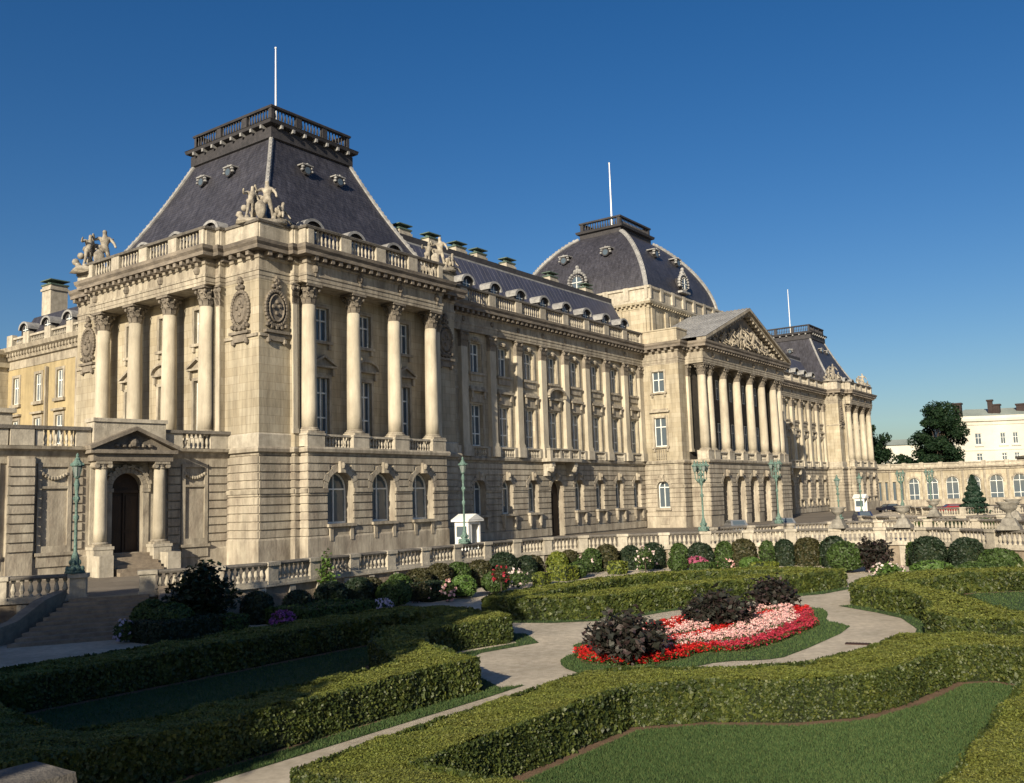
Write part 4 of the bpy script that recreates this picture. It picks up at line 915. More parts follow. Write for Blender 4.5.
# ------------------------------------------------------------------ low wing with the portal (left)
LWU = Vector((.988, -.155)); LW0 = Vector((0, 3.5))-LWU*26
LW = empty('portal_wing', (LW0.x, LW0.y, ZT)); tag(LW, 'low rusticated stone wing with an arched portal under a small pediment', 'building')
def portal_wing():
    F = Frame((LW0.x, LW0.y), (LWU.x, LWU.y)); L = 26.0; S = lambda s: L-s     # s measured leftwards from the pavilion
    def B(m, name, mt, sm=False, par=LW): return m.build(name, mt, par, sm)
    g = MB(); ops = [(S(7.46), 2.1, 2.95, 7.3, True)]
    wall(g, F, 0, L+.3, ZT-.1, 9.4, 0, ops, .8)
    rc = g
    for a, b in ((3.7, 4.6), (10.4, 11.05), (13.45, 15.0), (18.6, 20.2), (22.8, 24.5)):
        n = .18 if a > 13 and a < 15.1 else 0
        if n: pl = MB(); pl.box(F, S(b), S(a), 0, .3, ZT, 9.4); B(pl, 'pier', RUST)
        courses(rc, F, S(b), S(a), 3.4, 9.3, .3 if n else 0, (), .6)
    courses(rc, F, S(1.55), S(-.25), 3.4, 9.3, 0, (), .6)
    B(g, 'wall', RUST)
    t = MB(); path = [F.p(0, 0, 0)[:2], F.p(L+.1, 0, 0)[:2]]
    molding(t, path, [(.12, 1.5), (.12, 2.9), (.0, 3.0)]); molding(t, path, [(0, 8.9), (.1, 8.95), (.1, 9.35), (.2, 9.5), (.3, 9.75), (.6, 9.85), (.65, 10.05), (-.4, 10.12)])
    # sunk panels with swags
    for a, b in ((11.1, 13.2), (1.65, 3.6), (15.4, 18.2), (20.4, 22.6)):
        u0, u1 = S(b), S(a)
        for q in ((u0, u0+.25, 3.2, 9.0), (u1-.25, u1, 3.2, 9.0), (u0+.25, u1-.25, 8.75, 9.0), (u0+.25, u1-.25, 3.2, 3.7), (u0+.25, u1-.25, 7.35, 7.5)): t.box(F, q[0], q[1], 0, .16, q[2], q[3])
        t.box(F, u0-.1, u1+.1, 0, .35, 3.1, 3.3); t.box(F, u0, u1, 0, .22, 2.4, 3.1)
        um = (u0+u1)/2
        for k in range(9): x, y, _ = F.p(um+(k-4)*.18, .12, 0); t.ball((x, y, 8.15-.35*math.cos((k-4)/4*1.4)+.2), .12, .12, .15, 6, 4)
    B(t, 'trim', TRIM)
    # portal: columns, archivolt, pediment, door, steps
    cm = col_meshes(.42, 5.7, .55)
    sm = MB(); sm.lathe((0, 0, 0), [(.42*(1-.13*k/6), .3+k*(4.75/6)) for k in range(7)], 18); cb = MB(); cb.box(WORLD, -.55, .55, -.55, .55, 0, .14); cb.lathe((0, 0, 0), [(.53, .14), (.56, .2), (.45, .3)], 16)
    cc = MB(); cc.lathe((0, 0, 0), [(.37, 5.05), (.42, 5.15), (.38, 5.22), (.48, 5.42)], 16); cc.box(WORLD, -.52, .52, -.5, .5, 5.42, 5.6)
    for s in (-1, 1): cc.tube([(s*.42, -.45, 5.3), (s*.42, .45, 5.3)], .17, 10)
    M3 = (sm.mesh('column', COLUMN, True), cb.mesh('base', TRIM), cc.mesh('capital', TRIM))
    pd = MB()
    for s in (9.43, 5.47):
        x, y, _ = F.p(S(s), .62, 0); o = inst('column', M3[0], LW, (x-LW0.x, y-LW0.y, 3.5-ZT), F.ang()); inst('base', M3[1], o, (0, 0, 0)); inst('capital', M3[2], o, (0, 0, 0))
        pd.box(F, S(s)-.62, S(s)+.62, 0, 1.25, ZT-.05, 3.3); pd.box(F, S(s)-.68, S(s)+.68, 0, 1.3, 3.3, 3.5)
        pd.box(F, S(s)-.5, S(s)+.5, 0, .12, 3.5, 9.0)
    for s in (-1, 1): pd.box(F, S(7.46)+s*2.25-.45, S(7.46)+s*2.25+.45, 1.3, 2.5, ZT-.05, 2.95)
    B(pd, 'pedestals', PALE)
    a = MB(); voussoirs(a, F, S(7.46), 2.1, 7.3, 0, .3, .2, 13, False); voussoirs(a, F, S(7.46), 2.75, 7.3, 0, .14, .34, 17, False)
    for s in (-1, 1): a.box(F, S(7.46)+s*1.25-.2, S(7.46)+s*1.25+.2, 0, .2, 2.95, 7.1); a.box(F, S(7.46)+s*1.25-.27, S(7.46)+s*1.25+.27, 0, .28, 7.05, 7.3)
    B(a, 'archivolt', TRIM)
    e = MB(); u0, u1 = S(10.15), S(4.75); e.box(F, u0, u1, 0, 1.15, 9.1, 9.6); e.box(F, u0-.25, u1+.25, 0, 1.4, 9.6, 9.85); um = (u0+u1)/2
    e.face([F.p(u0-.1, .95, 9.85), F.p(u1+.1, .95, 9.85), F.p(um, .95, 11.2)])
    for s in (-1, 1):
        q = [F.p(a_, nn, z) for nn in (0, 1.5) for a_, z in ((um+s*3.0, 9.85), (um, 11.15), (um, 11.42), (um+s*3.05, 10.1))]; e.raw(q, [(4, 5, 6, 7), (0, 1, 5, 4), (2, 3, 7, 6), (0, 4, 7, 3)])
    x, y, _ = F.p(um, 1.0, 0); e.ball((x, y, 10.35), .35, .3, .35, 8, 5)
    for k in range(6): x, y, _ = F.p(um+(k-2.5)*.45, 1.0, 0); e.ball((x, y, 10.15), .2, .2, .16, 6, 4)
    B(e, 'pediment', DARKTRIM)
    at = MB(); at.box(F, S(9.9), S(5.0), -.8, .5, 10.1, 11.75); at.box(F, S(10.0), S(4.9), -.9, .62, 11.75, 12.0)
    B(at, 'attic_block', PALE); at = MB()
    at.box(F, S(14.9), S(13.5), -.4, .25, 10.1, 11.2); at.box(F, S(10.9), S(9.95), -.3, .15, 10.1, 11.2); at.box(F, S(13.4), S(12.95), -.3, .15, 10.1, 11.2); at.box(F, S(1.45), S(-.1), -.3, .15, 10.1, 11.2); at.box(F, S(4.95), S(3.6), -.3, .15, 10.1, 11.2)
    at.box(F, 0, S(15), -.3, .15, 10.1, 11.15); B(at, 'parapet', PALE)
    rl = MB(); rl.box(F, 0, S(10.0), -.4, .3, 11.15, 11.38); rl.box(F, S(4.9), L+.1, -.4, .3, 11.15, 11.38); B(rl, 'rail', COPING)
    bl = MB(); balusters(bl, F, S(12.9), S(10.95), -.05, 10.12, 11.15, .3, 7, .12); B(bl, 'baluster_row', PALE); bl = MB(); balusters(bl, F, S(3.5), S(1.5), -.05, 10.12, 11.15, .3, 7, .12); B(bl, 'baluster_row', PALE)
    d = MB(); K = 12; r = 1.05; u = S(7.46)
    d.face([F.p(u-r, -.6, 2.95), F.p(u+r, -.6, 2.95)]+[F.p(u+r*math.cos(math.pi*k/K), -.6, 7.3+r*math.sin(math.pi*k/K)) for k in range(K+1)])
    for s in (-1, 1):
        for z0, z1 in ((3.15, 4.3), (4.5, 6.8)): d.box(F, u+s*.52-.36, u+s*.52+.36, -.61, -.54, z0, z1)
    d.box(F, u-r, u+r, -.62, -.45, 7.0, 7.2); d.box(F, u-.05, u+.05, -.62, -.5, 2.95, 7.0); do = B(d, 'door', DOORW)
    st = MB()
    for i in range(6): st.box(F, S(9.0)+.0-.12*0, S(5.9), -.2 if i == 5 else .2, 2.9-.45*i, ZT+(2.95-ZT)*i/6, ZT+(2.95-ZT)*(i+1)/6)
    B(st, 'steps', STEP)
    # low terrace block seen above its parapet at far left, and massing
    bk = MB(); bk.box(F, 0, L-.4, -8, -1.2, ZT, 10.1); B(bk, 'core', STONE)
    th = MB(); th.box(F, S(17), S(13.4), -7, -4.5, 10.1, 12.6); th.box(F, S(17.2), S(13.2), -7.2, -4.3, 12.6, 12.9); B(th, 'roof_lantern', PALE)
portal_wing()

# ------------------------------------------------------------------ right gallery curving forward
GAL = empty('arcaded_gallery', (166, -2, ZT)); tag(GAL, 'low curving stone gallery with tall arched windows beyond the far pavilion', 'building')
def gallery():
    P = smooth_poly([(161, 2.5), (166.2, -1.5), (170.2, -8.5), (173.6, -16), (176.6, -24.5)], 1, False)+[]
    P = [(161.8, 2.4), (164.3, .3), (166.6, -1.9), (168.5, -4.6), (170.3, -7.7), (172.0, -11.2), (173.6, -15.0), (175.1, -19.0), (176.6, -23.2), (178.2, -27.4)]
    w_ = MB(); t = MB(); dk = MB()
    for i, (a, b) in enumerate(zip(P[:-1], P[1:])):
        F = Frame(a, (b[0]-a[0], b[1]-a[1])); L = (Vector(b)-Vector(a)).length
        if i < 3: o = [(L*f, L*.22, 2.6, 7.0, False) for f in (.28, .75)]
        else: o = [(L/2, min(2.6, L*.6), 2.7, 6.6, True)]
        wall(w_, F, 0, L, ZT-.1, 9.4, 0, o, .5)
        for q in o:
            if q[4]: window(GAL, F, q[0], -.3, q[2], q[1], q[3]-q[2], True, (.35,)); voussoirs(t, F, q[0], q[1], q[3], 0, .28, .15, 11, False)
            else: dk.box(F, q[0]-q[1]/2, q[0]+q[1]/2, -.5, -.4, q[2], q[3])
        for u in (0, L):
            t.box(F, max(0, u-.22), min(L, u+.22), 0, .25, 3, 9.0)
    molding(t, P, [(0, 6.2), (.1, 6.2), (.1, 6.4), (0, 6.4)]) if False else None
    molding(t, P, [(0, 9.0), (.25, 9.1), (.3, 9.4), (.7, 9.6), (.75, 9.9), (-.4, 9.95)]); molding(t, P, [(.2, 1.5), (.2, 3.0), (0, 3.1)])
    w_.build('wall', STONE, GAL); t.build('trim', TRIM, GAL); dk.build('dark_window', GLASS, GAL)
    r = MB(); molding(r, P, [(.3, 9.9), (.3, 10.1), (.05, 10.1), (.05, 10.55), (.25, 10.6), (.25, 10.8), (-.6, 10.85), (-7, 10.2)]); 
    for a in P: r.box(WORLD, a[0]-.4, a[0]+.4, -a[1]-.4, -a[1]+.4, 9.9, 11.0)
    r.build('parapet', PALE, GAL)
    e = MB(); F = Frame((178.0, -26.9), (.36, -.93)); e.box(F, 0, 9, -8, .9, ZT, 11.2); e.box(F, -.3, 9.3, -8, 1.4, 11.2, 11.7); e.build('end_block', STONE, GAL)
    c = MB(); courses(c, F, 0, 9, 2, 9, .9, (), .6); c.build('rusticated_courses', RUST, GAL)
    d = MB(); d.lathe((F.p(3.4, -2, 0)[0], F.p(3.4, -2, 0)[1], 11.7), [(2.6, 0), (2.5, .8), (1.9, 1.8), (.8, 2.5), (.2, 2.6)], 14); d.build('small_dome', SLATE, GAL, True)
gallery()

# ------------------------------------------------------------------ white building beyond
WB = empty('white_mansion', (210, -12, ZT)); tag(WB, 'white stuccoed building with low grey green roof and dark chimneys beyond the gallery', 'building')
def mansion():
    P = [(228, 4), (207.8, -7.8), (211.6, -12.6), (216.5, -21.5), (232, -44)]
    P = [(232, 2), (208.3, -7.6), (214.3, -15.6), (224, -36)]
    w_ = MB(); t = MB()
    for i, (a, b) in enumerate(zip(P[:-1], P[1:])):
        F = Frame(a, (b[0]-a[0], b[1]-a[1])); L = (Vector(b)-Vector(a)).length
        us = [L-1.8] if i == 0 else [L/2] if i == 1 else [2.2+2.9*k for k in range(7)]
        if i == 1: us = [L*.62]
        wall(w_, F, 0, L, ZT, 14.6, 0, [(u, 1.5 if i == 1 else 1.2, 11.8, 13.6, False) for u in us if u < L-.7], .3); wall(w_, F, 0, L, 14.6, 22, 0, [(u, 1.6 if i == 1 else 1.2, 15.8, 18.6, False) for u in us if u < L-.7], .3)
        for u in us:
            if u < L-.7:
                window(WB, F, u, -.2, 15.8, 1.6 if i == 1 else 1.2, 2.8, False, (.6,)); window(WB, F, u, -.2, 11.8, 1.5 if i == 1 else 1.2, 1.8, False, (.6,)); t.box(F, u-1.1, u+1.1, 0, .3, 15.3, 15.6)
        t.box(F, 0, L, 0, .15, 14.3, 14.6)
    molding(t, P, [(0, 20.6), (.2, 20.7), (.3, 21.4), (.8, 21.6), (.9, 22.2), (.5, 22.9), (-.4, 23.0)])
    w_.build('wall', WHITE, WB); t.build('cornice', WHITE, WB)
    r = MB(); r.face([(P[0][0], P[0][1], 22.9), (P[1][0], P[1][1], 22.9), (219, -9, 25.3)]); r.face([(*P[1], 22.9), (*P[2], 22.9), (222, -13, 25.3), (219, -9, 25.3)]); r.face([(*P[2], 22.9), (*P[3], 22.9), (230, -30, 25.3), (222, -13, 25.3)]); r.build('roof', GREENROOF, WB)
    for x, y, a, b, wd in ((210.5, -8.6, 23, 26.4, 1.9), (217.5, -15, 23, 27.2, 1.1), (218.2, -16.2, 23, 26.0, 1.8), (222.5, -21.5, 23, 26.0, 2.4)):
        c = MB(); c.box(WORLD, x-wd/2, x+wd/2, -y-wd/2, -y+wd/2, a, b-.4); c.box(WORLD, x-wd/2-.2, x+wd/2+.2, -y-wd/2-.2, -y+wd/2+.2, b-.4, b); c.build('chimney', BRICK, WB)
mansion()
HB = empty('white_house', (232, 12, ZT)); tag(HB, 'small white house glimpsed between the two dark trees beyond the palace', 'house')
m = MB(); F = Frame((211, 14.5), (.5, -.86)); wall(m, F, 0, 14, ZT, 17, 0, [(u, 1.2, 11, 13.4, False) for u in (2, 5, 8, 11)], .3); m.build('wall', WHITE, HB)
for u in (2, 5, 8, 11): window(HB, F, u, -.2, 11, 1.2, 2.4)
m = MB(); m.face([F.p(-.5, .5, 17), F.p(14.5, .5, 17), F.p(14.5, -6, 18.7), F.p(-.5, -6, 18.7)]); m.face([F.p(0, 0, 17), F.p(0, -6, 18.6), F.p(0, -6, ZT), F.p(0, 0, ZT)]); m.build('roof', GREENROOF, HB)

# ------------------------------------------------------------------ balustrades of the terraces
def terrace_balustrade(name, path, label, zf, group=None, n_ped=None, wall_to=None, seg=8, ped_at=None):
    """pedestals, rail, plinth, balusters along a plan polyline (outward = right of travel = garden side)"""
    P0 = Vector(path[0]); root = empty(name, (P0.x, P0.y, zf)); tag(root, label, 'balustrade', group)
    H = 1.15; rl = MB(); pl = MB(); bl = MB()
    cum = [0]
    for a, b in zip(path[:-1], path[1:]): cum.append(cum[-1]+(Vector(b)-Vector(a)).length)
    T = cum[-1]
    def at(s):
        s = min(max(s, 0), T-1e-4); i = max(j for j in range(len(cum)) if cum[j] <= s); i = min(i, len(path)-2); a, b = Vector(path[i]), Vector(path[i+1]); return a.lerp(b, (s-cum[i])/(cum[i+1]-cum[i])), (b-a).normalized()
    molding(rl, path, [(-.27, H-.17+zf), (.27, H-.17+zf), (.31, H-.08+zf), (.25, H+zf), (-.25, H+.01+zf), (-.31, H-.08+zf), (-.27, H-.17+zf)])
    molding(pl, path, [(-.24, zf), (-.24, zf+.17), (.24, zf+.17), (.24, zf), (.3, zf), (.3, zf-.14), (.1, zf-.2)] if wall_to is not None else [(-.24, zf), (-.24, zf+.17), (.24, zf+.17), (.24, zf)])
    peds = ped_at or [T*i/n_ped for i in range(n_ped+1)]
    hw = .42; pm = []
    for s in peds:
        p, d = at(s); F = Frame((p.x, p.y), (d.x, d.y)); m = MB()
        m.box(F, -hw, hw, -.31, .31, zf-.02, zf+.14); m.box(F, -hw+.05, hw-.05, -.27, .27, zf+.14, zf+H-.17); m.box(F, -hw-.04, hw+.04, -.36, .36, zf+H-.185, zf+H+.015)
        m.build('pedestal', PALE, root)
    for s0, s1 in zip(peds[:-1], peds[1:]):
        bl = MB(); k = max(1, int((s1-s0-2*hw)/.34)); st = (s1-s0-2*hw)/k
        for i in range(k): p, d = at(s0+hw+st*(i+.5)); baluster(bl, p.x, p.y, zf+.17, H-.34, seg, .135)
        bl.build('baluster_row', PALE, root)
    rl.build('rail', COPING, root); pl.build('plinth', PALE, root)
    if wall_to is not None:
        w_ = MB(); molding(w_, path, [(.1, zf-.18), (.1, wall_to-.05)]); w_.build('retaining_wall', PALE if wall_to < 0 else STEP, root)
        c = 0; q = MB(); s = 1.5
        while s < T: p, d = at(s); F = Frame((p.x, p.y), (d.x, d.y)); q.box(F, -.22, .22, .1, .24, wall_to, zf-.2); s += 2.2; q.build('wall_pier', PALE, root); q = MB()
    return root, at, T
clen = [0]
for a, b in zip(RIM_C[:-1], RIM_C[1:]): clen.append(clen[-1]+(Vector(b)-Vector(a)).length)
B1, at1, T1 = terrace_balustrade('balustrade', RIM_C, 'long curving stone balustrade on the retaining wall around the sunken garden', ZT, n_ped=24, wall_to=0)
B0, at0, T0 = terrace_balustrade('balustrade', [(-26.5, -2.4), (-18.2, -8.95)], 'short stone balustrade left of the garden steps, ending at the green lamp', ZT, n_ped=3, wall_to=0)
P2 = smooth_poly([(33.5, -19.5), (38.5, -21.8), (44.0, -25.4), (47.6, -30), (49.2, -35.2), (47.5, -39.4), (43.6, -42.6), (38, -47)], 1, False)
B2, at2, T2 = terrace_balustrade('balustrade', P2, 'curving stone balustrade across the driveway behind the first one', ZT, n_ped=9, seg=6)
P3 = smooth_poly([(140, -8), (120, -15), (104, -21), (97, -25.5), (101, -31), (106, -36), (104, -44), (96, -55)], 1, False)
B3, at3, T3 = terrace_balustrade('balustrade', P3, 'far stone balustrade around the second garden, small in the distance', ZT, n_ped=20, seg=6)
P4 = smooth_poly([(64, -24), (58, -29), (56.5, -35), (60, -41), (66, -46)], 1, False)
B4, at4, T4 = terrace_balustrade('balustrade', P4, 'middle stone balustrade between driveway and second garden', ZT, n_ped=8, seg=6)

# garden steps
def garden_steps():
    A, Bp = Vector((-18.4, -9.0)), Vector((-15.7, -11.1)); d = Vector((-.62, -.78)); st = empty('garden_steps', (-16.6, -8.9, 0)); tag(st, 'wide stone steps descending from the terrace to the garden path', 'steps')
    m = MB(); n = 10
    for i in range(n):
        f0, f1 = i*.42, (i+1)*.42; z = ZT-(i)*ZT/n
        spl = lambda f: (A+d*f+Vector((-1, .3))*f*.45, Bp+d*f+Vector((.4, -.5))*f*.12)
        a0, b0 = spl(f0); a1, b1 = spl(f1)
        m.raw([(a0.x, a0.y, z), (b0.x, b0.y, z), (b1.x, b1.y, z), (a1.x, a1.y, z), (a1.x, a1.y, z-ZT/n), (b1.x, b1.y, z-ZT/n), (a0.x, a0.y, -.1), (b0.x, b0.y, -.1), (a1.x, a1.y, -.1), (b1.x, b1.y, -.1)], [(0, 1, 2, 3), (3, 2, 5, 4), (0, 3, 8, 6), (1, 2, 9, 7)])
    m.build('steps', STEP, st)
    w1 = MB(); pts = [(Bp+Vector((.35, -.2)), ZT+.35), (Bp+d*1.5+Vector((.5, -.35)), ZT+.0), (Bp+d*3.2+Vector((.6, -.6)), .75), (Bp+d*4.4+Vector((.7, -.8)), .55)]
    for (p, z), (q, z2) in zip(pts[:-1], pts[1:]):
        s = Vector((.45, -.3)); w1.raw([(p.x, p.y, -.1), (q.x, q.y, -.1), (q.x, q.y, z2), (p.x, p.y, z), (p.x+s.x, p.y+s.y, -.1), (q.x+s.x, q.y+s.y, -.1), (q.x+s.x, q.y+s.y, z2), (p.x+s.x, p.y+s.y, z)], [(0, 1, 2, 3), (4, 5, 6, 7), (3, 2, 6, 7), (1, 5, 6, 2)])
    w1.build('side_wall', STEP, st)
    w2 = MB(); pts = [(A+Vector((-.3, .2)), ZT+.4), (A+d*1.4+Vector((-.9, .5)), ZT+.1), (A+d*2.8+Vector((-1.6, .9)), .95), (A+d*4.2+Vector((-2.4, 1.3)), .7)]
    for (p, z), (q, z2) in zip(pts[:-1], pts[1:]):
        s = Vector((-.4, .3)); w2.raw([(p.x, p.y, -.1), (q.x, q.y, -.1), (q.x, q.y, z2), (p.x, p.y, z), (p.x+s.x, p.y+s.y, -.1), (q.x+s.x, q.y+s.y, -.1), (q.x+s.x, q.y+s.y, z2), (p.x+s.x, p.y+s.y, z)], [(0, 1, 2, 3), (4, 5, 6, 7), (3, 2, 6, 7), (1, 5, 6, 2)])
    w2.build('side_wall', STEP, st)
garden_steps()
sp = empty('stone_pedestal', (-36, -38, 0)); tag(sp, 'flat topped weathered stone pedestal in the shade nearest the viewer', 'pedestal')
m = MB(); m.box(WORLD, -38, -34.75, 37.38, 38.5, 0, 1.33); m.build('shaft', STEP, sp)
m = MB(); m.tbox(WORLD, -38.1, -34.66, 37.28, 38.6, 1.33, 1.5, .02); m.build('coping', COPING, sp)

# ------------------------------------------------------------------ urns, lamps, sentry boxes, cars
def urn(x, y, z, s, label, scale_ped=True):
    u = empty('urn', (x, y, z)); tag(u, label, 'urn', 'stone urns on the balustrades')
    m = MB(); 
    m.tbox(WORLD, -.75*s, .75*s, -.75*s, .75*s, 0, .3*s, .03); m.tbox(WORLD, -.6*s, .6*s, -.6*s, .6*s, .3*s, .85*s, .22*s)
    for v in range(len(m.v)): m.v[v] = (m.v[v][0]+x, m.v[v][1]+y, m.v[v][2]+z)
    m.build('foot_block', AWN, u)
    b = MB(); b.lathe((x, y, z+.85*s), [(.3*s, 0), (.22*s, .12*s), (.16*s, .3*s), (.2*s, .42*s), (.5*s, .6*s), (.62*s, .8*s), (.58*s, .92*s), (.8*s, 1.08*s), (.82*s, 1.16*s), (.66*s, 1.16*s), (.5*s, 1.0*s)], 18)
    b.build('bowl', AWN, u, True)
    return u
urn(26.2, -33.0+.3, 2.75, 1.0, 'x') if False else None
def on_rail(atf, T, target):
    best = min((i*T/400 for i in range(401)), key=lambda s: (atf(s)[0]-Vector(target)).length); return atf(best)[0]
p = on_rail(at1, T1, (30.1, -31.6)); urn(p.x, p.y, 2.75, .8, 'stone urn on the garden balustrade, the large one closest to the portico')
p = on_rail(at1, T1, (30.8, -36.2)); urn(p.x, p.y, 2.75, .8, 'stone urn on the garden balustrade, between the two other large ones')
p = on_rail(at1, T1, (25.3, -43.9)); urn(p.x, p.y, 2.75, .9, 'big stone urn on the garden balustrade, farthest from the portico')
p = on_rail(at2, T2, (44.6, -41.6)); urn(p.x, p.y, 2.75, .85, 'smaller stone urn on the second balustrade near the right edge')
p = on_rail(at4, T4, (57, -33)); urn(p.x, p.y, 2.75, .8, 'small stone urn on the middle balustrade before the gallery')

def lantern(m, x, y, z, s=1.0):
    m.cur = 0; m.lathe((x, y, z), [(.05*s, 0), (.12*s, .05*s), (.14*s, .12*s)], 8); m.cur = 1; m.lathe((x, y, z+.12*s), [(.13*s, 0), (.24*s, .5*s)], 8, rot=.3); m.cur = 0
    m.lathe((x, y, z+.6*s), [(.31*s, 0), (.33*s, .05*s), (.24*s, .16*s), (.12*s, .3*s), (.14*s, .34*s), (.06*s, .42*s), (.08*s, .5*s), (.02*s, .62*s)], 8)
    for k in range(6): a = k*math.pi/3; m.tube([(x+.13*s*math.cos(a), y+.13*s*math.sin(a), z+.12*s), (x+.24*s*math.cos(a), y+.24*s*math.sin(a), z+.62*s)], .018*s, 4)
    for k in range(6): a = k*math.pi/3; m.ball((x+.3*s*math.cos(a), y+.3*s*math.sin(a), z+.68*s), .045*s, None, .06*s, 5, 4)
def lamp(x, y, z, H, label, s=1.0, arms=0, rz=0):
    o = empty('street_lamp', (x, y, z)); tag(o, label, 'street lamp', 'green bronze street lamps')
    b = MB(); b.tbox(WORLD, x-.42*s, x+.42*s, -y-.42*s, -y+.42*s, z, z+.22*s, .05); b.lathe((x, y, z+.2*s), [(.44*s, 0), (.38*s, .12*s), (.22*s, .3*s), (.27*s, .5*s), (.2*s, .75*s), (.13*s, 1.0*s)], 8)
    for k in range(4): a = math.pi/4+k*math.pi/2; b.ball((x+.42*s*math.cos(a), y+.42*s*math.sin(a), z+.25*s), .14*s, None, .18*s, 6, 5); b.ball((x+.26*s*math.cos(a), y+.26*s*math.sin(a), z+.62*s), .1*s, None, .16*s, 6, 5)
    b.build('foot', VERD, o, True)
    hp = H-1.3*s; p = MB(); pr = [(.12*s, 1.0*s), (.15*s, 1.1*s), (.1*s, 1.25*s), (.085*s, hp*.55), (.15*s, hp*.57), (.16*s, hp*.6), (.08*s, hp*.62), (.075*s, hp*.74), (.14*s, hp*.76), (.18*s, hp*.79), (.09*s, hp*.83), (.12*s, hp*.9), (.17*s, hp*.94), (.08*s, hp)]
    p.lathe((x, y, z), pr, 10)
    for k in range(4): a = k*math.pi/2; p.ball((x+.16*s*math.cos(a), y+.16*s*math.sin(a), z+hp*.79), .07*s, None, .12*s, 5, 4)
    p.build('pole', VERD, o, True)
    if not arms: l = MB(); lantern(l, x, y, z+hp, 1.25*s); l.build('lantern', [VERD, LAMPG], o)
    else:
        for k in range(arms):
            a = rz+2*math.pi*k/arms; ca, sa = math.cos(a), math.sin(a); r = .6*s; ar = MB()
            ar.tube([(x, y, z+hp*.86), (x+ca*r*.5, y+sa*r*.5, z+hp*.80), (x+ca*r*.95, y+sa*r*.95, z+hp*.86), (x+ca*r, y+sa*r, z+hp*.97)], [.07*s, .06*s, .05*s, .06*s], 6)
            ar.ball((x+ca*r*.5, y+sa*r*.5, z+hp*.84), .14*s, None, .16*s, 6, 5); ar.ball((x+ca*r*.3, y+sa*r*.3, z+hp*.93), .12*s, None, .12*s, 6, 5); ar.build('arm', VERD, o, True)
            l = MB(); lantern(l, x+ca*r, y+sa*r, z+hp*.97, .92*s); l.build('lantern', [VERD, LAMPG], o)
        f = MB(); f.lathe((x, y, z+hp), [(.12*s, 0), (.2*s, .15*s), (.1*s, .35*s), (.14*s, .5*s), (.02*s, .8*s)], 8); f.build('finial', VERD, o, True)
    return o
lamp(-18.35, -8.85, 2.78, 5.75, 'green bronze lamp with one lantern at the head of the garden steps', .85)
p = on_rail(at1, T1, (8.0, -12.4)); lamp(p.x, p.y, 2.78, 5.9, 'slim green bronze lamp with one lantern in front of the white sentry box', .8)
p = on_rail(at1, T1, (25.6, -22.4)); lamp(p.x, p.y, 2.78, 5.9, 'green bronze candelabra lamp on the garden balustrade near the corner of the portico', .85, 4, .9)
lamp(40.7, -23.0, 2.78, 6.2, 'green bronze candelabra lamp in front of the far end of the portico', .8, 4, .9)
p = on_rail(at4, T4, (63, -25)); 
lamp(69, -20.0, 2.1, 5.2, 'green bronze lamp with downturned lantern before the far pavilion corner', .95, 0)
p = on_rail(at3, T3, (118, -15.8)); lamp(82, -19.0, 2.0, 5.6, 'distant green bronze lamp right of the small white sentry box', .95, 0)
p = on_rail(at3, T3, (100, -29.5)); lamp(112.5, -16.9, 2.5, 6.3, 'distant green bronze candelabra left of its twin before the gallery', 1.0, 4, .9)
lamp(109.5, -21.8, 2.5, 6.3, 'distant green bronze candelabra right of its twin before the gallery', 1.0, 4, .9)
for x, y in ((112.5, -16.9), (109.5, -21.8), (69, -20.0), (40.7, -23.0)):
    o = empty('lamp_pedestal', (x, y, ZT)); tag(o, {112.5: 'square stone plinth under the left distant candelabra', 109.5: 'square stone plinth under the right distant candelabra', 69: 'square stone plinth under the lamp before the far pavilion', 40.7: 'square stone plinth under the candelabra by the portico'}[x], 'plinth')
    m = MB(); zz = {40.7: 2.78, 69: 2.1}.get(x, 2.5); m.box(WORLD, x-.6, x+.6, -y-.6, -y+.6, ZT-.05, zz-.18); m.build('block', PALE, o); m = MB(); m.box(WORLD, x-.7, x+.7, -y-.7, -y+.7, zz-.18, zz+.01); m.build('coping', COPING, o)

def sentry(x, y, rz, label, s=1.0):
    o = empty('sentry_box', (0, 0, 0)); tag(o, label, 'sentry box', 'white sentry boxes')
    W = WORLD; m = MB()
    for a, b in ((-.75, -.6), (.6, .75)):
        for n0, n1 in ((.5, .65), (-.65, -.5)): m.box(W, a, b, n0, n1, 0, 2.15)
    m.box(W, -.6, .6, -.64, -.58, 0, 2.15); m.box(W, -.73, -.67, -.5, .5, 0, 1.0); m.box(W, -.73, -.67, -.5, .5, 1.8, 2.15); m.box(W, .67, .73, -.5, .5, 0, 2.15); m.box(W, -.6, .6, .5, .62, 1.95, 2.15); m.box(W, -.6, -.25, .5, .6, 0, 1.95)
    m.box(W, -.8, .8, -.7, .7, 0, .12); m.build('cabin', WPAINT, o)
    g = MB(); g.box(W, -.71, -.69, -.5, .5, 1.0, 1.8); g.build('side_window', GLASS, o)
    r = MB(); r.box(W, -.95, .95, -.85, .85, 2.15, 2.28)
    for sgn in (-1, 1): r.face([(sgn*.95, -.87, 2.28), (0, -.87, 2.72), (0, .87, 2.72), (sgn*.95, .87, 2.28)])
    for yy in (-.87, .87): r.face([(-.95, yy, 2.28), (.95, yy, 2.28), (0, yy, 2.72)])
    r.build('roof', WPAINT, o); o.location = (x, y, ZT); o.rotation_euler = (0, 0, rz); o.scale = (s, s, s); return o
sentry(19.2, -3.6, 0, 'white painted sentry box with gabled roof against the shaded wing wall', 1.12)
sentry(118, -9, 0, 'small distant white sentry box near the far pavilion corner', 1.2)

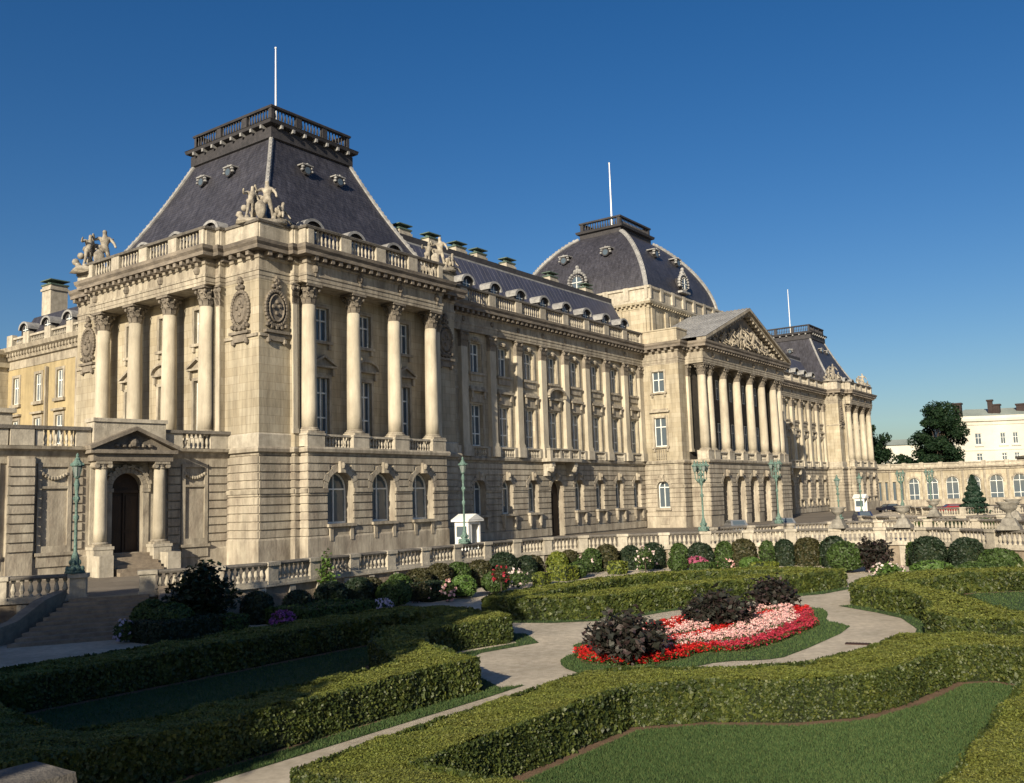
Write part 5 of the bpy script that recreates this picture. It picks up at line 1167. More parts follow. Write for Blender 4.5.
def car(x, y, rz, paint, label, L=4.2, hgt=1.4):
    o = empty('parked_car', (0, 0, 0)); tag(o, label, 'car', 'cars parked before the palace')
    prof = [(-L/2, .35), (-L/2, .8), (-L/2+.2, .92), (-L/2+.9, .98), (-L/2+1.5, hgt), (L/2-1.1, hgt), (L/2-.35, .95), (L/2, .85), (L/2, .35)]
    m = MB(); hw = .82
    for s in (-1, 1): m.face([(a, s*hw*(.86 if z > 1 else 1), z) for a, z in prof])
    for (a, z), (b, z2) in zip(prof, prof[1:]+prof[:1]): wa = hw*(.86 if z > 1 else 1); wb = hw*(.86 if z2 > 1 else 1); m.face([(a, -wa, z), (b, -wb, z2), (b, wb, z2), (a, wa, z)])
    m.build('body', paint, o); g = MB()
    for s in (-1, 1): g.face([(a, s*(hw*.95), z) for a, z in ((-L/2+1.0, 1.0), (-L/2+1.55, hgt-.07), (L/2-1.15, hgt-.07), (L/2-.5, 1.0))])
    g.face([(-L/2+.93, -.6, 1.03), (-L/2+.93, .6, 1.03), (-L/2+1.42, .55, hgt-.06), (-L/2+1.42, -.55, hgt-.06)]); g.build('windows', GLASS, o)
    for a in (-L/2+.8, L/2-.8):
        for s in (-1, 1):
            w_ = MB(); w_.tube([(a, s*.68, .31), (a, s*.86, .31)], .31, 14); wo = w_.build('wheel', TYRE, o); k = MB(); k.tube([(a, s*.855, .31), (a, s*.875, .31)], .19, 10); k.build('rim', RIM, wo)
    o.location = (x, y, ZT); o.rotation_euler = (0, 0, rz); return o
car(69.5, -22.6, .5, CARB, 'dark blue car half hidden behind the balustrade left of the white sentry box', 4.4, 1.5)
car(126, -11.5, -.7, CARK, 'navy car parked in front of the arcaded gallery, left of the red one')
car(113, -24, -1.0, CARR, 'red car parked near the small conifer before the gallery')
car(49.5, -20.3, .6, CARG, 'grey car with its side to the garden, nearest behind the balustrade', 4.6, 1.45)
car(44.5, -17.3, .6, CARG, 'grey car parked before the portico arches beside another grey one', 4.6, 1.45)

# ------------------------------------------------------------------ plants
def leaf_quads(P, N, size, jit=.55, aspect=1.0, nper=4):
    k = len(P); n = N+rng.normal(0, jit, (k, 3)); n /= np.linalg.norm(n, axis=1)[:, None]+1e-9
    r = rng.normal(0, 1, (k, 3)); a = np.cross(n, r); a /= np.linalg.norm(a, axis=1)[:, None]+1e-9; b = np.cross(n, a)
    s = size*rng.uniform(.6, 1.3, (k, 1)); a = a*s*aspect; b = b*s
    return np.stack([P-a*.5, P-b*.8+n*s*.12, P+a*.5, P+b*.8+n*s*.12], 1)
def inpoly(P, poly):
    x, y = P[:, 0], P[:, 1]; c = np.zeros(len(P), bool); n = len(poly)
    for i in range(n):
        x1, y1 = poly[i]; x2, y2 = poly[i-1]
        with np.errstate(divide='ignore', invalid='ignore'): c ^= ((y1 > y) != (y2 > y)) & (x < (x2-x1)*(y-y1)/(y2-y1)+x1)
    return c
def poly_sample(poly, hole, dens):
    A = np.array(poly); lo, hi = A.min(0), A.max(0); n = int((hi-lo).prod()*dens); P = rng.uniform(lo, hi, (n, 2)); k = inpoly(P, poly)
    if hole: k &= ~inpoly(P, hole)
    return P[k]
def lod(P, near=14., far=70.):
    """keep probability and size factor falling with distance, so near foliage gets small dense leaves"""
    d = np.hypot(P[:, 0]-CAM.x, P[:, 1]-CAM.y); return np.clip((near/d)**1.6, .03, 1), np.clip(d/near, 1, 5)**.8
def wob(x, y): return .045*math.sin(x*1.7+y*.9)+.035*math.sin(x*3.1-y*2.3)+.02*math.sin(x*7+y*5)
def hedge(name, outer, inner, z0, z1, label, mat_top=HLEAF, mat_side=HLEAF2, dens=1100, size=.05, cat='hedge', sd=1.0, group=None):
    bm = bmesh.new()
    def dense(P):
        Q = []
        for a, b in zip(P, P[1:]+P[:1]):
            n = max(1, int((Vector(b)-Vector(a)).length/.5)); Q += [(a[0]+(b[0]-a[0])*i/n, a[1]+(b[1]-a[1])*i/n) for i in range(n)]
        return Q
    O = dense(outer); I = dense(inner) if inner else None
    zt = lambda a, b: z1-.12
    def loop(P): v = [bm.verts.new((a, b, zt(a, b))) for a, b in P]; return v, [bm.edges.new((v[i], v[(i+1) % len(v)])) for i in range(len(v))]
    vo, e = loop(O)
    if I: vi, e2 = loop(I); e += e2
    bmesh.ops.triangle_fill(bm, edges=e, use_beauty=True)
    for v in [vo]+([vi] if I else []):
        lw_ = [bm.verts.new((q.co.x, q.co.y, z0)) for q in v]
        for i in range(len(v)): j = (i+1) % len(v); bm.faces.new((v[i], v[j], lw_[j], lw_[i]))
    m = MB(); bm.verts.index_update(); m.raw([tuple(v.co) for v in bm.verts], [tuple(q.index for q in f.verts) for f in bm.faces]); bm.free()
    P = poly_sample(outer, inner, dens*1.7); kp, sz = lod(P); q = rng.random(len(P)) < kp; P = P[q]; sz = sz[q]
    z = z1+np.array([wob(a, b) for a, b in P])+rng.normal(0, .013, len(P)); N = np.tile((0, 0, 1.), (len(P), 1))
    m.arrays(leaf_quads(np.c_[P, z], N, size*sz[:, None] if False else size*.8*sz.reshape(-1, 1), .38), 4, 1)
    for ring, sg in ((outer, 1), (inner, -1)):
        if not ring: continue
        A = np.array(ring); area = 0.5*np.sum(A[:, 0]*np.roll(A[:, 1], -1)-np.roll(A[:, 0], -1)*A[:, 1])
        for a, b in zip(ring, ring[1:]+ring[:1]):
            L = math.hypot(b[0]-a[0], b[1]-a[1]); n = int(L*(z1-z0)*dens*1.05*sd)
            if n < 1: continue
            t = rng.random(n); X = np.c_[a[0]+(b[0]-a[0])*t, a[1]+(b[1]-a[1])*t]; kp, sz = lod(X); q = rng.random(n) < kp; X = X[q]; sz = sz[q]
            nr = np.array([(b[1]-a[1])/L, -(b[0]-a[0])/L])*(1 if area > 0 else -1)*sg
            lump = .05*np.sin(X[:, 0]*2.2+X[:, 1]*1.3)+.03*np.sin(X[:, 0]*5.3-X[:, 1]*4.1)
            sz = sz*(1+.75*np.clip(np.sin(X[:, 0]*.8+X[:, 1]*1.9)+.4*np.sin(X[:, 0]*2.3-X[:, 1]), 0, 1)); zz = z0+.03+(z1-z0)*rng.random(len(X))**.9; off = rng.normal(.02, .03, len(X))+lump*.6+np.where(rng.random(len(X)) < .03, rng.uniform(0, .1, len(X)), 0); X = X+nr*off[:, None]
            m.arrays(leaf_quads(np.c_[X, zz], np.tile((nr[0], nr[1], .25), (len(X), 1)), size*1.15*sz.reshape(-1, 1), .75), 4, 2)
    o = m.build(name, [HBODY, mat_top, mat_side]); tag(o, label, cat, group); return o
HG = 'clipped box hedges of the parterre'
def mirror(P, yc=-38.0): return [(x, 2*yc-y) for x, y in reversed(P)]
h1o = [(-31.6, -40.25), (-22.4, -40.05), (-21.2, -40.2), (-20.2, -40.8), (-19.5, -42.2), (-18.7, -43.7), (-17.2, -44.9), (-14.6, -45.6), (-11.3, -45.8), (-10.3, -47.2), (-10.3, -50.2), (-11.5, -52.0), (-31.6, -52.0)]
h1i = [(-30.2, -41.85), (-22.35, -41.95), (-20.9, -43.4), (-20.0, -45.3), (-18.7, -46.5), (-16.4, -47.2), (-13.1, -47.7), (-12.4, -48.6), (-13.0, -50.1), (-30.2, -50.2)]
hedge('hedge', h1o, h1i, 0, 1.0, 'broad clipped hedge framing the nearest sunlit lawn', dens=5000, size=.031, group=HG)
h3o = [(-32.6, -23.9), (-14.0, -23.5), (-11.2, -24.6), (-10.6, -26.9), (-11.3, -29.8), (-12.4, -31.1), (-15.2, -30.5), (-17.6, -31.0), (-19.3, -32.6), (-20.0, -34.3), (-20.8, -36.0), (-22.4, -35.85), (-31.6, -35.7), (-34.5, -35.0)]
h3i = [(-31.0, -25.8), (-15.2, -25.9), (-12.9, -26.6), (-12.9, -28.2), (-14.6, -28.6), (-17.4, -28.9), (-19.6, -30.4), (-20.8, -32.2), (-22.3, -34.2), (-30.2, -34.2), (-32.2, -33.5)]
hedge('hedge', h3o, h3i, 0, 1.0, 'broad clipped hedge around the shaded lawn by the steps', dens=3000, size=.034, group=HG)
h5o = [(-7.4, -25.9), (-5.6, -24.9), (-.4, -25.0), (4.4, -25.4), (8.3, -26.8), (11.0, -28.8), (13.4, -31.2), (14.4, -34.2), (13.2, -36.9), (9.5, -36.0), (6.3, -34.3), (2, -32.8), (-.8, -31.8), (-4.6, -30.9), (-6.3, -28.8)]
h5i = [(-4.8, -27.0), (-3.4, -28.8), (.4, -29.7), (3.4, -30.8), (8, -32.9), (11.4, -34.3), (12.0, -33.0), (9.9, -30.4), (6.8, -28.2), (3.5, -27.2), (-.4, -26.8)]
hedge('hedge', h5o, h5i, 0, 1.0, 'clipped hedge loop behind the red flower bed, seen lengthwise', dens=2600, size=.036, group=HG)
h7o = [(4.6, -39.7), (2.6, -41.9), (1.0, -43.5), (-2.4, -44.9), (-5.2, -45.3), (-6.6, -46.3), (-7.0, -48.4), (-6.9, -50.4), (-5, -52), (14, -50.5), (17, -46), (15, -42.3), (10.8, -40.2), (7.4, -39.4)]
h7i = [(6.0, -41.7), (4.2, -43.6), (0, -46.0), (-3.6, -47.8), (-3.9, -49.6), (12, -48.8), (13.6, -45.8), (11.8, -43.7), (8.3, -42.4)]
hedge('hedge', h7o, h7i, 0, 1.0, 'clipped hedge around the lawn across the path from the flower bed', dens=2600, size=.036, group=HG)

# lawns, soil, grass blades
def grass(P, label_mb, dens, poly, z=.01, h=.05, hole=None):
    Q = poly_sample(poly, hole, dens); kp, sz = lod(Q, 16); q = rng.random(len(Q)) < kp*1.0; Q = Q[q]; sz = sz[q]
    a = rng.uniform(0, 2*np.pi, len(Q)); w_ = .009*sz; hh = h*rng.uniform(.5, 1.2, len(Q))*np.sqrt(sz); lx = rng.normal(0, .025, len(Q)); ly = rng.normal(0, .025, len(Q))
    V = np.stack([np.c_[Q[:, 0]-w_*np.cos(a), Q[:, 1]-w_*np.sin(a), np.full(len(Q), z)], np.c_[Q[:, 0]+w_*np.cos(a), Q[:, 1]+w_*np.sin(a), np.full(len(Q), z)], np.c_[Q[:, 0]+lx, Q[:, 1]+ly, z+hh]], 1)
    label_mb.arrays(V, 3, 0)
lawns = {'fore': h1i, 'left': h3i, 'mid': h5i, 'right': h7i}
def inset(P, d):
    n = len(P); A = np.array(P); ar = np.sum(A[:, 0]*np.roll(A[:, 1], -1)-np.roll(A[:, 0], -1)*A[:, 1]); s = 1 if ar > 0 else -1; Q = []
    for i in range(n):
        a, b, c = Vector(P[i-1]), Vector(P[i]), Vector(P[(i+1) % n]); d1 = (b-a).normalized(); d2 = (c-b).normalized(); n1 = Vector((-d1.y, d1.x)); n2 = Vector((-d2.y, d2.x)); m_ = n1+n2; m_ = m_/max(m_.length_squared, .6)*2; Q.append((b.x+m_.x*d*s, b.y+m_.y*d*s))
    return Q
BED = smooth_poly([(-12.3, -33.9), (-13.0, -34.9), (-14.6, -34.9), (-16.1, -35.9), (-16.9, -37.2), (-16.3, -38.7), (-14.6, -39.8), (-12.8, -40.3), (-12.0, -41.5), (-10.9, -42.0), (-3.2, -42.0), (-2.0, -41.0), (-1.6, -40.3), (1.2, -39.6), (3.0, -38.6), (2.6, -36.6), (1.0, -35.4), (-1.6, -34.4), (-3.2, -33.6), (-7.0, -33.2), (-10.5, -33.9), (-11.5, -33.7)], 1)
gm = MB()
lm = {}
for k, P in lawns.items():
    flat('soil_strip', P, .004, SOIL)
    Q = inset(P, .36); flat('lawn', Q, .010, LAWN)
    if k in ('fore', 'left', 'right'): grass(P, gm, 2600 if k == 'fore' else 500, Q, .012)
flat('lawn', BED, .010, LAWN); grass(0, gm, 900, BED, .012)
flat('soil_strip', [(-34, -36.1), (-20.6, -36.15), (-20.2, -35.6), (-34, -35.6)], .004, SOIL)
STRIP = [(-34, -36.6), (-21.2, -36.65), (-19.2, -36.6), (-20.2, -35.9), (-34, -35.95)]
flat('lawn', STRIP, .010, LAWN); grass(0, gm, 1500, STRIP, .012)
for P in ([(-20.6, -35.6), (-19.2, -34), (-18.6, -32.4), (-17.2, -31), (-15, -30.9), (-12.4, -31.4), (-10.6, -29), (-10.1, -30.2), (-12, -32.2), (-15, -31.6), (-17.2, -32.3), (-18.6, -34.2), (-19.9, -36.2)],
          [(-7.2, -26.4), (-6.2, -29), (-4.6, -31), (-.8, -31.9), (2, -32.9), (6.3, -34.4), (9.5, -36.1), (13.2, -37), (13.0, -37.6), (9.0, -36.9), (5.8, -35.1), (1.8, -33.5), (-.9, -32.5), (-4.9, -31.7), (-6.9, -29.4), (-7.9, -26.6)],
          [(4.6, -39.6), (2.5, -41.9), (.9, -43.5), (-2.4, -44.9), (-5.2, -45.3), (-5.5, -44.8), (-2.6, -44.3), (.4, -43), (1.9, -41.6), (3.9, -39.2)]):
    flat('lawn', P, .010, LAWN); grass(0, gm, 400, P, .012)
go = gm.build('grass', BLADE); tag(go, 'short mown grass on the lawns of the parterre', 'grass', kind='stuff')
m = MB(); m.box(Frame((-7.3, -43.3), (.2, -1)), -.45, .45, -.22, .22, .0, .02)
for k in range(8): m.box(Frame((-7.3, -43.3), (.2, -1)), -.42+k*.11, -.36+k*.11, -.2, .2, .02, .03)
o = m.build('drain_grate', IRON); tag(o, 'rusty rectangular drain grate set in the pale gravel path', 'drain')

# flower bed
RB = [(-14.2, -35.2), (-15.2, -36.3), (-15.3, -37.6), (-14.6, -38.6), (-13.2, -39.0), (-11.7, -39.1), (-10.7, -40.3), (-8.7, -40.7), (-5.6, -40.7), (-3.2, -40.6), (-2.2, -39.9), (-.2, -39.3), (1.2, -38.6), (1.4, -37.4), (.2, -36.2), (-1.6, -35.6), (-3.2, -34.9), (-7, -34.5), (-10.5, -34.9)]
def band(P, f): c = np.array(P).mean(0); return [tuple(c+(np.array(p)-c)*f) for p in P]
def flowers(name, poly, hole, mats, label, dens=190, h=(.12, .3), s=.05, cond=None, cat='flowers'):
    m = MB(); P = poly_sample(poly, hole, dens)
    if cond is not None: P = P[cond(P)]
    z = rng.uniform(h[0], h[1], len(P)); 
    for dx in range(5):
        Q = np.c_[P+rng.normal(0, .035, P.shape), z+rng.normal(0, .015, len(P))]; m.arrays(leaf_quads(Q, np.tile((0, 0, 1.), (len(Q), 1)), np.full((len(Q), 1), s), .8), 4, 1)
    G = poly_sample(poly, hole, dens*3)
    if cond is not None: G = G[cond(G)]
    m.arrays(leaf_quads(np.c_[G, rng.uniform(.02, h[1]*.75, len(G))], np.tile((0, 0, 1.), (len(G), 1)), np.full((len(G), 1), .06), .9), 4, 0)
    o = m.build(name, [BOXG, mats]); tag(o, label, cat, kind='stuff'); return o
def wave(P): return np.sin(P[:, 0]*.9+.8*np.sin(P[:, 1]*.8))*.6+(P[:, 1]+37.9)
inner = lambda P: inpoly(P, band(RB, .86)) & (np.hypot((P[:, 0]+8.6)/2.6, (P[:, 1]+37.6)/1.05) > 0) 
_in = inset(RB, .85)
def pink_c(P):
    jt = P+rng.normal(0, .07, P.shape); q = inpoly(jt, _in) & (P[:, 0] > -12.9)
    q &= ~((np.abs(jt[:, 1]+37.6-.35*np.sin(jt[:, 0])) < .48) & (jt[:, 0] > -11.5) & (jt[:, 0] < -1.2)) & ~((np.abs(jt[:, 1]+35.9) < .4) & (jt[:, 0] > -9) & (jt[:, 0] < -1))
    return q
flat('flower_bed_soil', RB, .016, SOIL)
def red_c(P): pk = pink_c(P); return ~pk & ~((P[:, 1] < -38.9+rng.normal(0, .15, len(P))) & (P[:, 0] > -11))
def mag_c(P): pk = pink_c(P); return ~pk & (P[:, 1] < -38.9+rng.normal(0, .15, len(P))) & (P[:, 0] > -11.4)
flowers('red_flowers', RB, None, RED, 'bright red begonia like flowers edging the oval bed', cond=red_c, dens=170, h=(.1, .34))
flowers('crimson_flowers', RB, None, MAG, 'crimson flowers along the near edge of the oval bed', cond=mag_c, dens=170, h=(.1, .34))
flowers('pink_flowers', RB, None, PINK, 'pale pink flowers filling the middle of the oval bed', cond=pink_c, dens=120, h=(.16, .5))

def bush(name, x, y, rx, h, lm_, label, cat='bush', shape='dome', size=.05, dens=520, group=None, ry=None, body=True, z=0, spiky=0):
    """one shrub: inner body + leaf shell, uneven"""
    ry = ry or rx; m = MB(); k = int(dens*(2*math.pi*rx*h+math.pi*rx*rx)); 
    d = math.hypot(x-CAM.x, y-CAM.y); f = min(1, (18/d)**1.35); sz = size*max(1, d/18)**.75; k = max(160, int(k*f))
    if shape == 'box':
        u = rng.random((k, 3)); P = np.c_[(u[:, 0]*2-1)*rx, (u[:, 1]*2-1)*ry, u[:, 2]*h]; fs = rng.integers(0, 5, k); N = np.zeros((k, 3))
        for i, (ax, v, nn) in enumerate(((0, -rx, (-1, 0, 0)), (0, rx, (1, 0, 0)), (1, -ry, (0, -1, 0)), (1, ry, (0, 1, 0)), (2, h, (0, 0, 1)))): q = fs == i; P[q, ax] = v; N[q] = nn
        m.box(WORLD, x-rx*.96, x+rx*.96, -y-ry*.96, -y+ry*.96, z, z+h*.97)
    else:
        t = rng.random(k); a = rng.uniform(0, 2*np.pi, k); hs = h*.52 if shape == 'dome' else h*.5
        if shape == 'dome': # upright sides, rounded top
            ph = t*(math.pi/2+1.1); side = ph < 1.1; r = np.where(side, .93+.07*ph/1.1, np.cos(ph-1.1)**.75); zz = np.where(side, hs*(ph/1.1), hs+(h-hs)*np.sin(ph-1.1))
            N = np.c_[np.cos(a)*r, np.sin(a)*r, np.where(side, .1, np.sin(ph-1.1))]
        else:
            u = rng.uniform(-.75, 1, k); r = np.sqrt(1-u*u); zz = h*.5+h*.5*u; N = np.c_[np.cos(a)*r, np.sin(a)*r, u]
        lump = 1+.05*np.sin(a*3+x)+.04*np.sin(a*5+zz*4)+rng.normal(0, .03+spiky*.12, k); P = np.c_[np.cos(a)*r*rx*lump, np.sin(a)*r*ry*lump, zz*(1+rng.normal(0, .015+spiky*.12, k))]
        pr = [(rx*.9, 0), (rx*.93, hs), (rx*.82, hs+(h-hs)*.5), (rx*.5, h*.9), (rx*.1, h*.96)] if shape == 'dome' else [(rx*.4, h*.06), (rx*.85, h*.3), (rx*.92, h*.5), (rx*.8, h*.75), (rx*.4, h*.93), (rx*.05, h*.97)]
        m.lathe((x, y, z), pr, 14, 1, ry/rx)
    P = P+np.array([x, y, z]); m.arrays(leaf_quads(P, N, np.full((k, 1), sz), .6), 4, 1)
    o = m.build(name, [HBODY, lm_]); tag(o, label, cat, group); return o
# pixel measured row under the balustrade: (x, y, half width, height, material, kind words)
ROW = [(-12.6, -15.6, .85, 1.5, YEW, 'dome', 'dark'), (-10.6, -16.3, .8, 1.4, YEW, 'dome', 'dark'), (-8.0, -15.9, .95, 1.6, YEW, 'dome', 'dark'), (-5.6, -15.6, .9, 1.6, YEW, 'dome', 'dark'), (-4.0, -14.9, .85, 1.45, OLIV, 'dome', 'brownish'), (-1.9, -15.2, .8, 1.5, BOXG, 'dome', 'green'),
       (.0, -15.1, .95, 1.65, OLIV, 'dome', 'brownish'), (2.2, -14.9, .95, 1.8, OLIV, 'dome', 'brownish'), (4.0, -14.9, .9, 1.75, BOXG, 'dome', 'green'), (6.6, -14.7, .95, 1.7, OLIV, 'dome', 'brownish'), (9.0, -14.9, 1.1, 2.05, YEW, 'dome', 'dark'), (10.7, -15.6, .8, 1.75, YEW, 'dome', 'dark'), (12.6, -14.9, .85, 1.6, OLIV, 'dome', 'brownish'),
       (15.3, -15.2, .85, 1.75, YELG, 'ball', 'yellowish'), (17.3, -15.0, .85, 1.7, OLIV, 'dome', 'brownish'), (18.9, -16.0, .8, 1.75, BOXG, 'dome', 'green'), (20.4, -16.5, 1.0, 1.95, OLIV, 'dome', 'brownish'), (21.8, -17.8, .85, 1.8, YEW, 'dome', 'dark'), (23.2, -19.0, 1.05, 1.95, YEW, 'dome', 'dark'), (24.2, -20.8, .75, 1.85, BOXG, 'dome', 'green'),
       (25.1, -22.2, 1.05, 1.85, YEW, 'dome', 'dark'), (25.9, -23.9, .75, 1.9, BOXG, 'dome', 'green'), (26.6, -25.2, 1.05, 2.05, OLIV, 'dome', 'brownish'), (27.1, -26.9, .6, 1.9, BOXG, 'dome', 'green'), (27.9, -28.0, .8, 1.95, YEW, 'dome', 'dark'), (28.5, -29.6, 1.05, 2.05, OLIV, 'dome', 'brownish'), (28.8, -31.0, .7, 1.85, BOXG, 'dome', 'green'), (27.6, -31.9, 1.0, 2.2, YEW, 'dome', 'dark'), (29.1, -33.6, .55, 1.4, BOXG, 'dome', 'green'),
       (29.2, -37.1, .55, 1.7, BOXG, 'dome', 'green'), (28.4, -38.3, .6, 1.65, BOXG, 'dome', 'green'), (26.6, -38.7, 1.25, 2.2, YEW, 'dome', 'dark'), (27.1, -40.5, .65, 1.75, BOXG, 'dome', 'green'), (25.0, -41.4, 1.15, 2.2, YEW, 'dome', 'dark'), (25.2, -42.8, .55, 1.3, BOXG, 'dome', 'green'), (23.2, -43.6, 1.3, 1.65, BOXG, 'ball', 'green')]
ORD = ['first', 'second', 'third', 'fourth', 'fifth', 'sixth', 'seventh', 'eighth', 'ninth', 'tenth', 'eleventh', 'twelfth', 'thirteenth', 'fourteenth', 'fifteenth']
cnt = {}; tot = {}
for r in ROW: tot[(r[6], r[5])] = tot.get((r[6], r[5]), 0)+1
for (x, y, rx, h, mt, sh, wd) in ROW:
    k = (wd, sh); cnt[k] = cnt.get(k, 0)+1; word = {'dome': 'clipped dome bush', 'ball': 'clipped ball bush'}[sh]
    lab = f'{wd} {word} under the balustrade' + (f', {ORD[cnt[k]-1]} of its colour from the garden steps' if tot[k] > 1 else '')
    bush('clipped_bush', x, y, rx*.93, h, mt, lab, 'bush', sh, .05, 700, 'clipped bushes in a row below the balustrade')
def pos(n): return n
EX = [('ball', -4.6, -17.4, .95, 1.45, BOXG, 'round light green bush in front of the dark domes, left of the pink roses'), ('ball', .5, -18.2, .8, 1.3, LIMEG, 'round leafy bush with the red and pink roses beside it'), ('ball', 3.4, -18.4, .85, 1.3, BOXG, 'round green bush right of the red standard rose'), ('ball', 14.0, -17.8, .7, 1.15, BOXG, 'round green bush right of the larger yellow box cube'), ('ball', 21.2, -22.2, .75, 1.15, BOXG, 'small round bush between white roses and magenta flowers'),
      ('ball', 22.4, -27.4, .8, 1.0, LIMEG, 'small light green bush in front of the big dark domes'), ('ball', 20.2, -40.2, 1.25, 1.05, LIMEG, 'spreading bright green bush between the two big dark domes'), ('ball', 22.8, -34.1, 1.15, 2.1, BOXG, 'tall leafy green bush beside the dark spiky shrub'), ('ball', -17.6, -15.8, 1.0, 1.5, BOXG, 'shaded round bush right of the big dark shrub'), ('ball', -17.6, -14.2, .85, 1.6, BOXG, 'shaded bush against the step wall'),
      ('box', -15.6, -17.2, .7, .8, BOXG, 'low square clipped block in shade left of the purple flowers'), ('box', -10.6, -18.0, 2.2, .8, BOXG, 'long low clipped block in shade beside the purple flowers'), ('box', -1.0, -17.1, 1.2, 1.0, YEW, 'square clipped block left of the red standard rose'), ('box', 12.3, -17.6, .8, .95, YELG, 'larger bright yellow green clipped cube'), ('box', 8.8, -18.2, .45, .8, YELG, 'small yellow green clipped cube right of white roses'), ('box', 17.8, -18.9, .55, .9, YELG, 'small yellow green clipped cube left of the white standard rose'),
      ('box', 20.9, -29.0, .75, .75, YELG, 'low yellowish clipped cube before the brown dome bush'), ('box', 19.9, -25.0, 1.1, .7, BOXG, 'low green clipped block in front of the retaining wall'), ('box', 20.6, -43.3, 2.0, .85, BOXG, 'low green clipped block near the right edge'), ('box', -17.7, -16.6, 1.7, .9, YEW, 'dark clipped block behind the shaded left hedge'), ('box', 16.0, -33.6, .6, .55, YELG, 'tiny yellowish clipped cube near the path')]
for sh, x, y, r, h, mt, lab in EX: bush('clipped_block' if sh == 'box' else 'round_bush', x, y, r, h, mt, lab, 'bush', sh, .05, 600, ry=r*.7 if sh == 'box' and r > 1 else None)
def shrub(x, y, r, h, mt, label, n=26, leaf=.16, name='leafy_shrub', lean=.5):
    m = MB(); 
    for i in range(n):
        a = rng.uniform(0, 6.28); b = rng.uniform(0, 1)**.7; q = Vector((x+math.cos(a)*r*.9*b, y+math.sin(a)*r*.9*b, h*(1-.45*b*b)*rng.uniform(.75, 1.08)))
        m.cur = 0; m.tube([(x+math.cos(a)*r*.15, y+math.sin(a)*r*.15, 0), ((x+q.x)/2, (y+q.y)/2, q.z*.6), tuple(q)], [.03, .02, .01], 4)
        k = 34; t = rng.random(k)**.6; P = np.c_[x+(q.x-x)*t, y+(q.y-y)*t, q.z*t]+rng.normal(0, leaf*.9, (k, 3)); P[:, 2] = np.maximum(P[:, 2], .05)
        N = np.c_[rng.normal(0, .6, (k, 2)), np.ones(k)]; m.arrays(leaf_quads(P, N, np.full((k, 1), leaf), .4), 4, 1)
    m.cur = 1; o = m.build(name, [BARK, mt]); tag(o, label, 'plant'); return o
shrub(-14.3, -37.5, 1.75, 1.55, PURP, 'purple black leafed plant at the near left end of the red flower bed', 95, .17, 'dark_foliage_plant')
shrub(-5.7, -37.2, 1.75, 1.5, PURP, 'purple black leafed plant in the middle of the flower bed', 85, .18, 'dark_foliage_plant')
shrub(.2, -37.3, 1.45, 1.5, PURP, 'purple black leafed plant at the far end of the flower bed', 60, .18, 'dark_foliage_plant')
shrub(-15.4, -14.9, 2.0, 3.1, YEW, 'big dark spiky shrub in shade beside the garden steps', 110, .2, 'dark_shrub')
shrub(23.2, -36.0, 1.35, 2.3, PURP, 'dark spiky shrub in front of the balustrade near the path end', 60, .2, 'dark_shrub')
shrub(-5.8, -13.2, .55, 3.0, LIMEG, 'slender green sapling standing against the balustrade', 18, .14, 'sapling')
shrub(18.2, -38.2, .9, .9, LIMEG, 'low leafy plant with creamy flowers near the path end', 26, .14, 'leafy_shrub')
def rose(x, y, r, h, leafm, pet, label, n=60, stem=False, name='rose_bush', ps=.09):
    m = MB(); z0 = h*.45 if stem else 0; 
    if stem: m.cur = 0; m.tube([(x, y, 0), (x, y, h*.6)], .04, 5)
    k = 420; u = rng.normal(0, 1, (k, 3)); u /= np.linalg.norm(u, axis=1)[:, None]; P = u*np.array([r, r, (h-z0)/2])*rng.uniform(.4, 1, (k, 1))**.5+np.array([x, y, (h+z0)/2]); m.arrays(leaf_quads(P, u, np.full((k, 1), .1), .6), 4, 1)
    u = rng.normal(0, 1, (n, 3)); u /= np.linalg.norm(u, axis=1)[:, None]; P = u*np.array([r, r, (h-z0)/2])*1.05+np.array([x, y, (h+z0)/2])
    for _ in range(5): m.arrays(leaf_quads(P+rng.normal(0, .03, P.shape), u, np.full((n, 1), ps), .7), 4, 2)
    o = m.build(name, [BARK, leafm, pet]); tag(o, label, 'flowering plant', 'flowering plants in the border'); return o
rose(1.6, -20.2, .5, 1.9, OLIV, MAG, 'standard rose with red and pink blooms beside the path gap', 22, True, 'standard_rose', .11)
rose(-1.6, -18.8, .4, 1.3, BOXG, PINK, 'small rose with pink blooms left of the round leafy bush', 26, False, 'rose_bush', .12)
rose(6.4, -18.0, .8, 1.2, BOXG, WHT, 'leafy rose bush dotted with white blooms left of the small yellow cube', 22, False, 'rose_bush', .12)
rose(15.8, -17.2, .8, 1.6, BOXG, WHT, 'rose bush with a few white blooms behind the yellow cubes', 8, False, 'rose_bush', .09)
rose(18.6, -20.8, .6, 2.0, BOXG, WHT, 'tall rose with clustered white and pale pink blooms', 20, True, 'standard_rose', .13)
rose(20.2, -19.9, .9, 1.7, LIMEG, WHT, 'leafy rose bush right of the tall white rose', 14, False, 'rose_bush', .12)
rose(22.3, -23.2, .75, 1.0, OLIV, MGN, 'rounded clump of magenta flowers under the balustrade', 170, False, 'flower_clump', .12)
rose(20.6, -26.2, .6, 1.0, BOXG, PINK, 'leafy plant with a few pink blooms right of the magenta clump', 24, False, 'rose_bush', .11)
rose(19.6, -37.6, 1.0, .9, LIMEG, WHT, 'leafy plant with creamy blooms between the path and the right hedge', 36, False, 'flower_clump', .13)
rose(-14.0, -19.2, .55, .9, OLIV, PUR, 'purple flowers in shade behind the left hedge', 120, False, 'flower_clump', .1)
rose(-7.7, -19.4, .6, .8, BOXG, LIL, 'pale lilac flowers in shade behind the left hedge', 70, False, 'flower_clump', .1)
rose(-19.6, -15.3, .45, 1.0, BOXG, LIL, 'white flowers in shade at the foot of the steps', 30, False, 'flower_clump', .1)
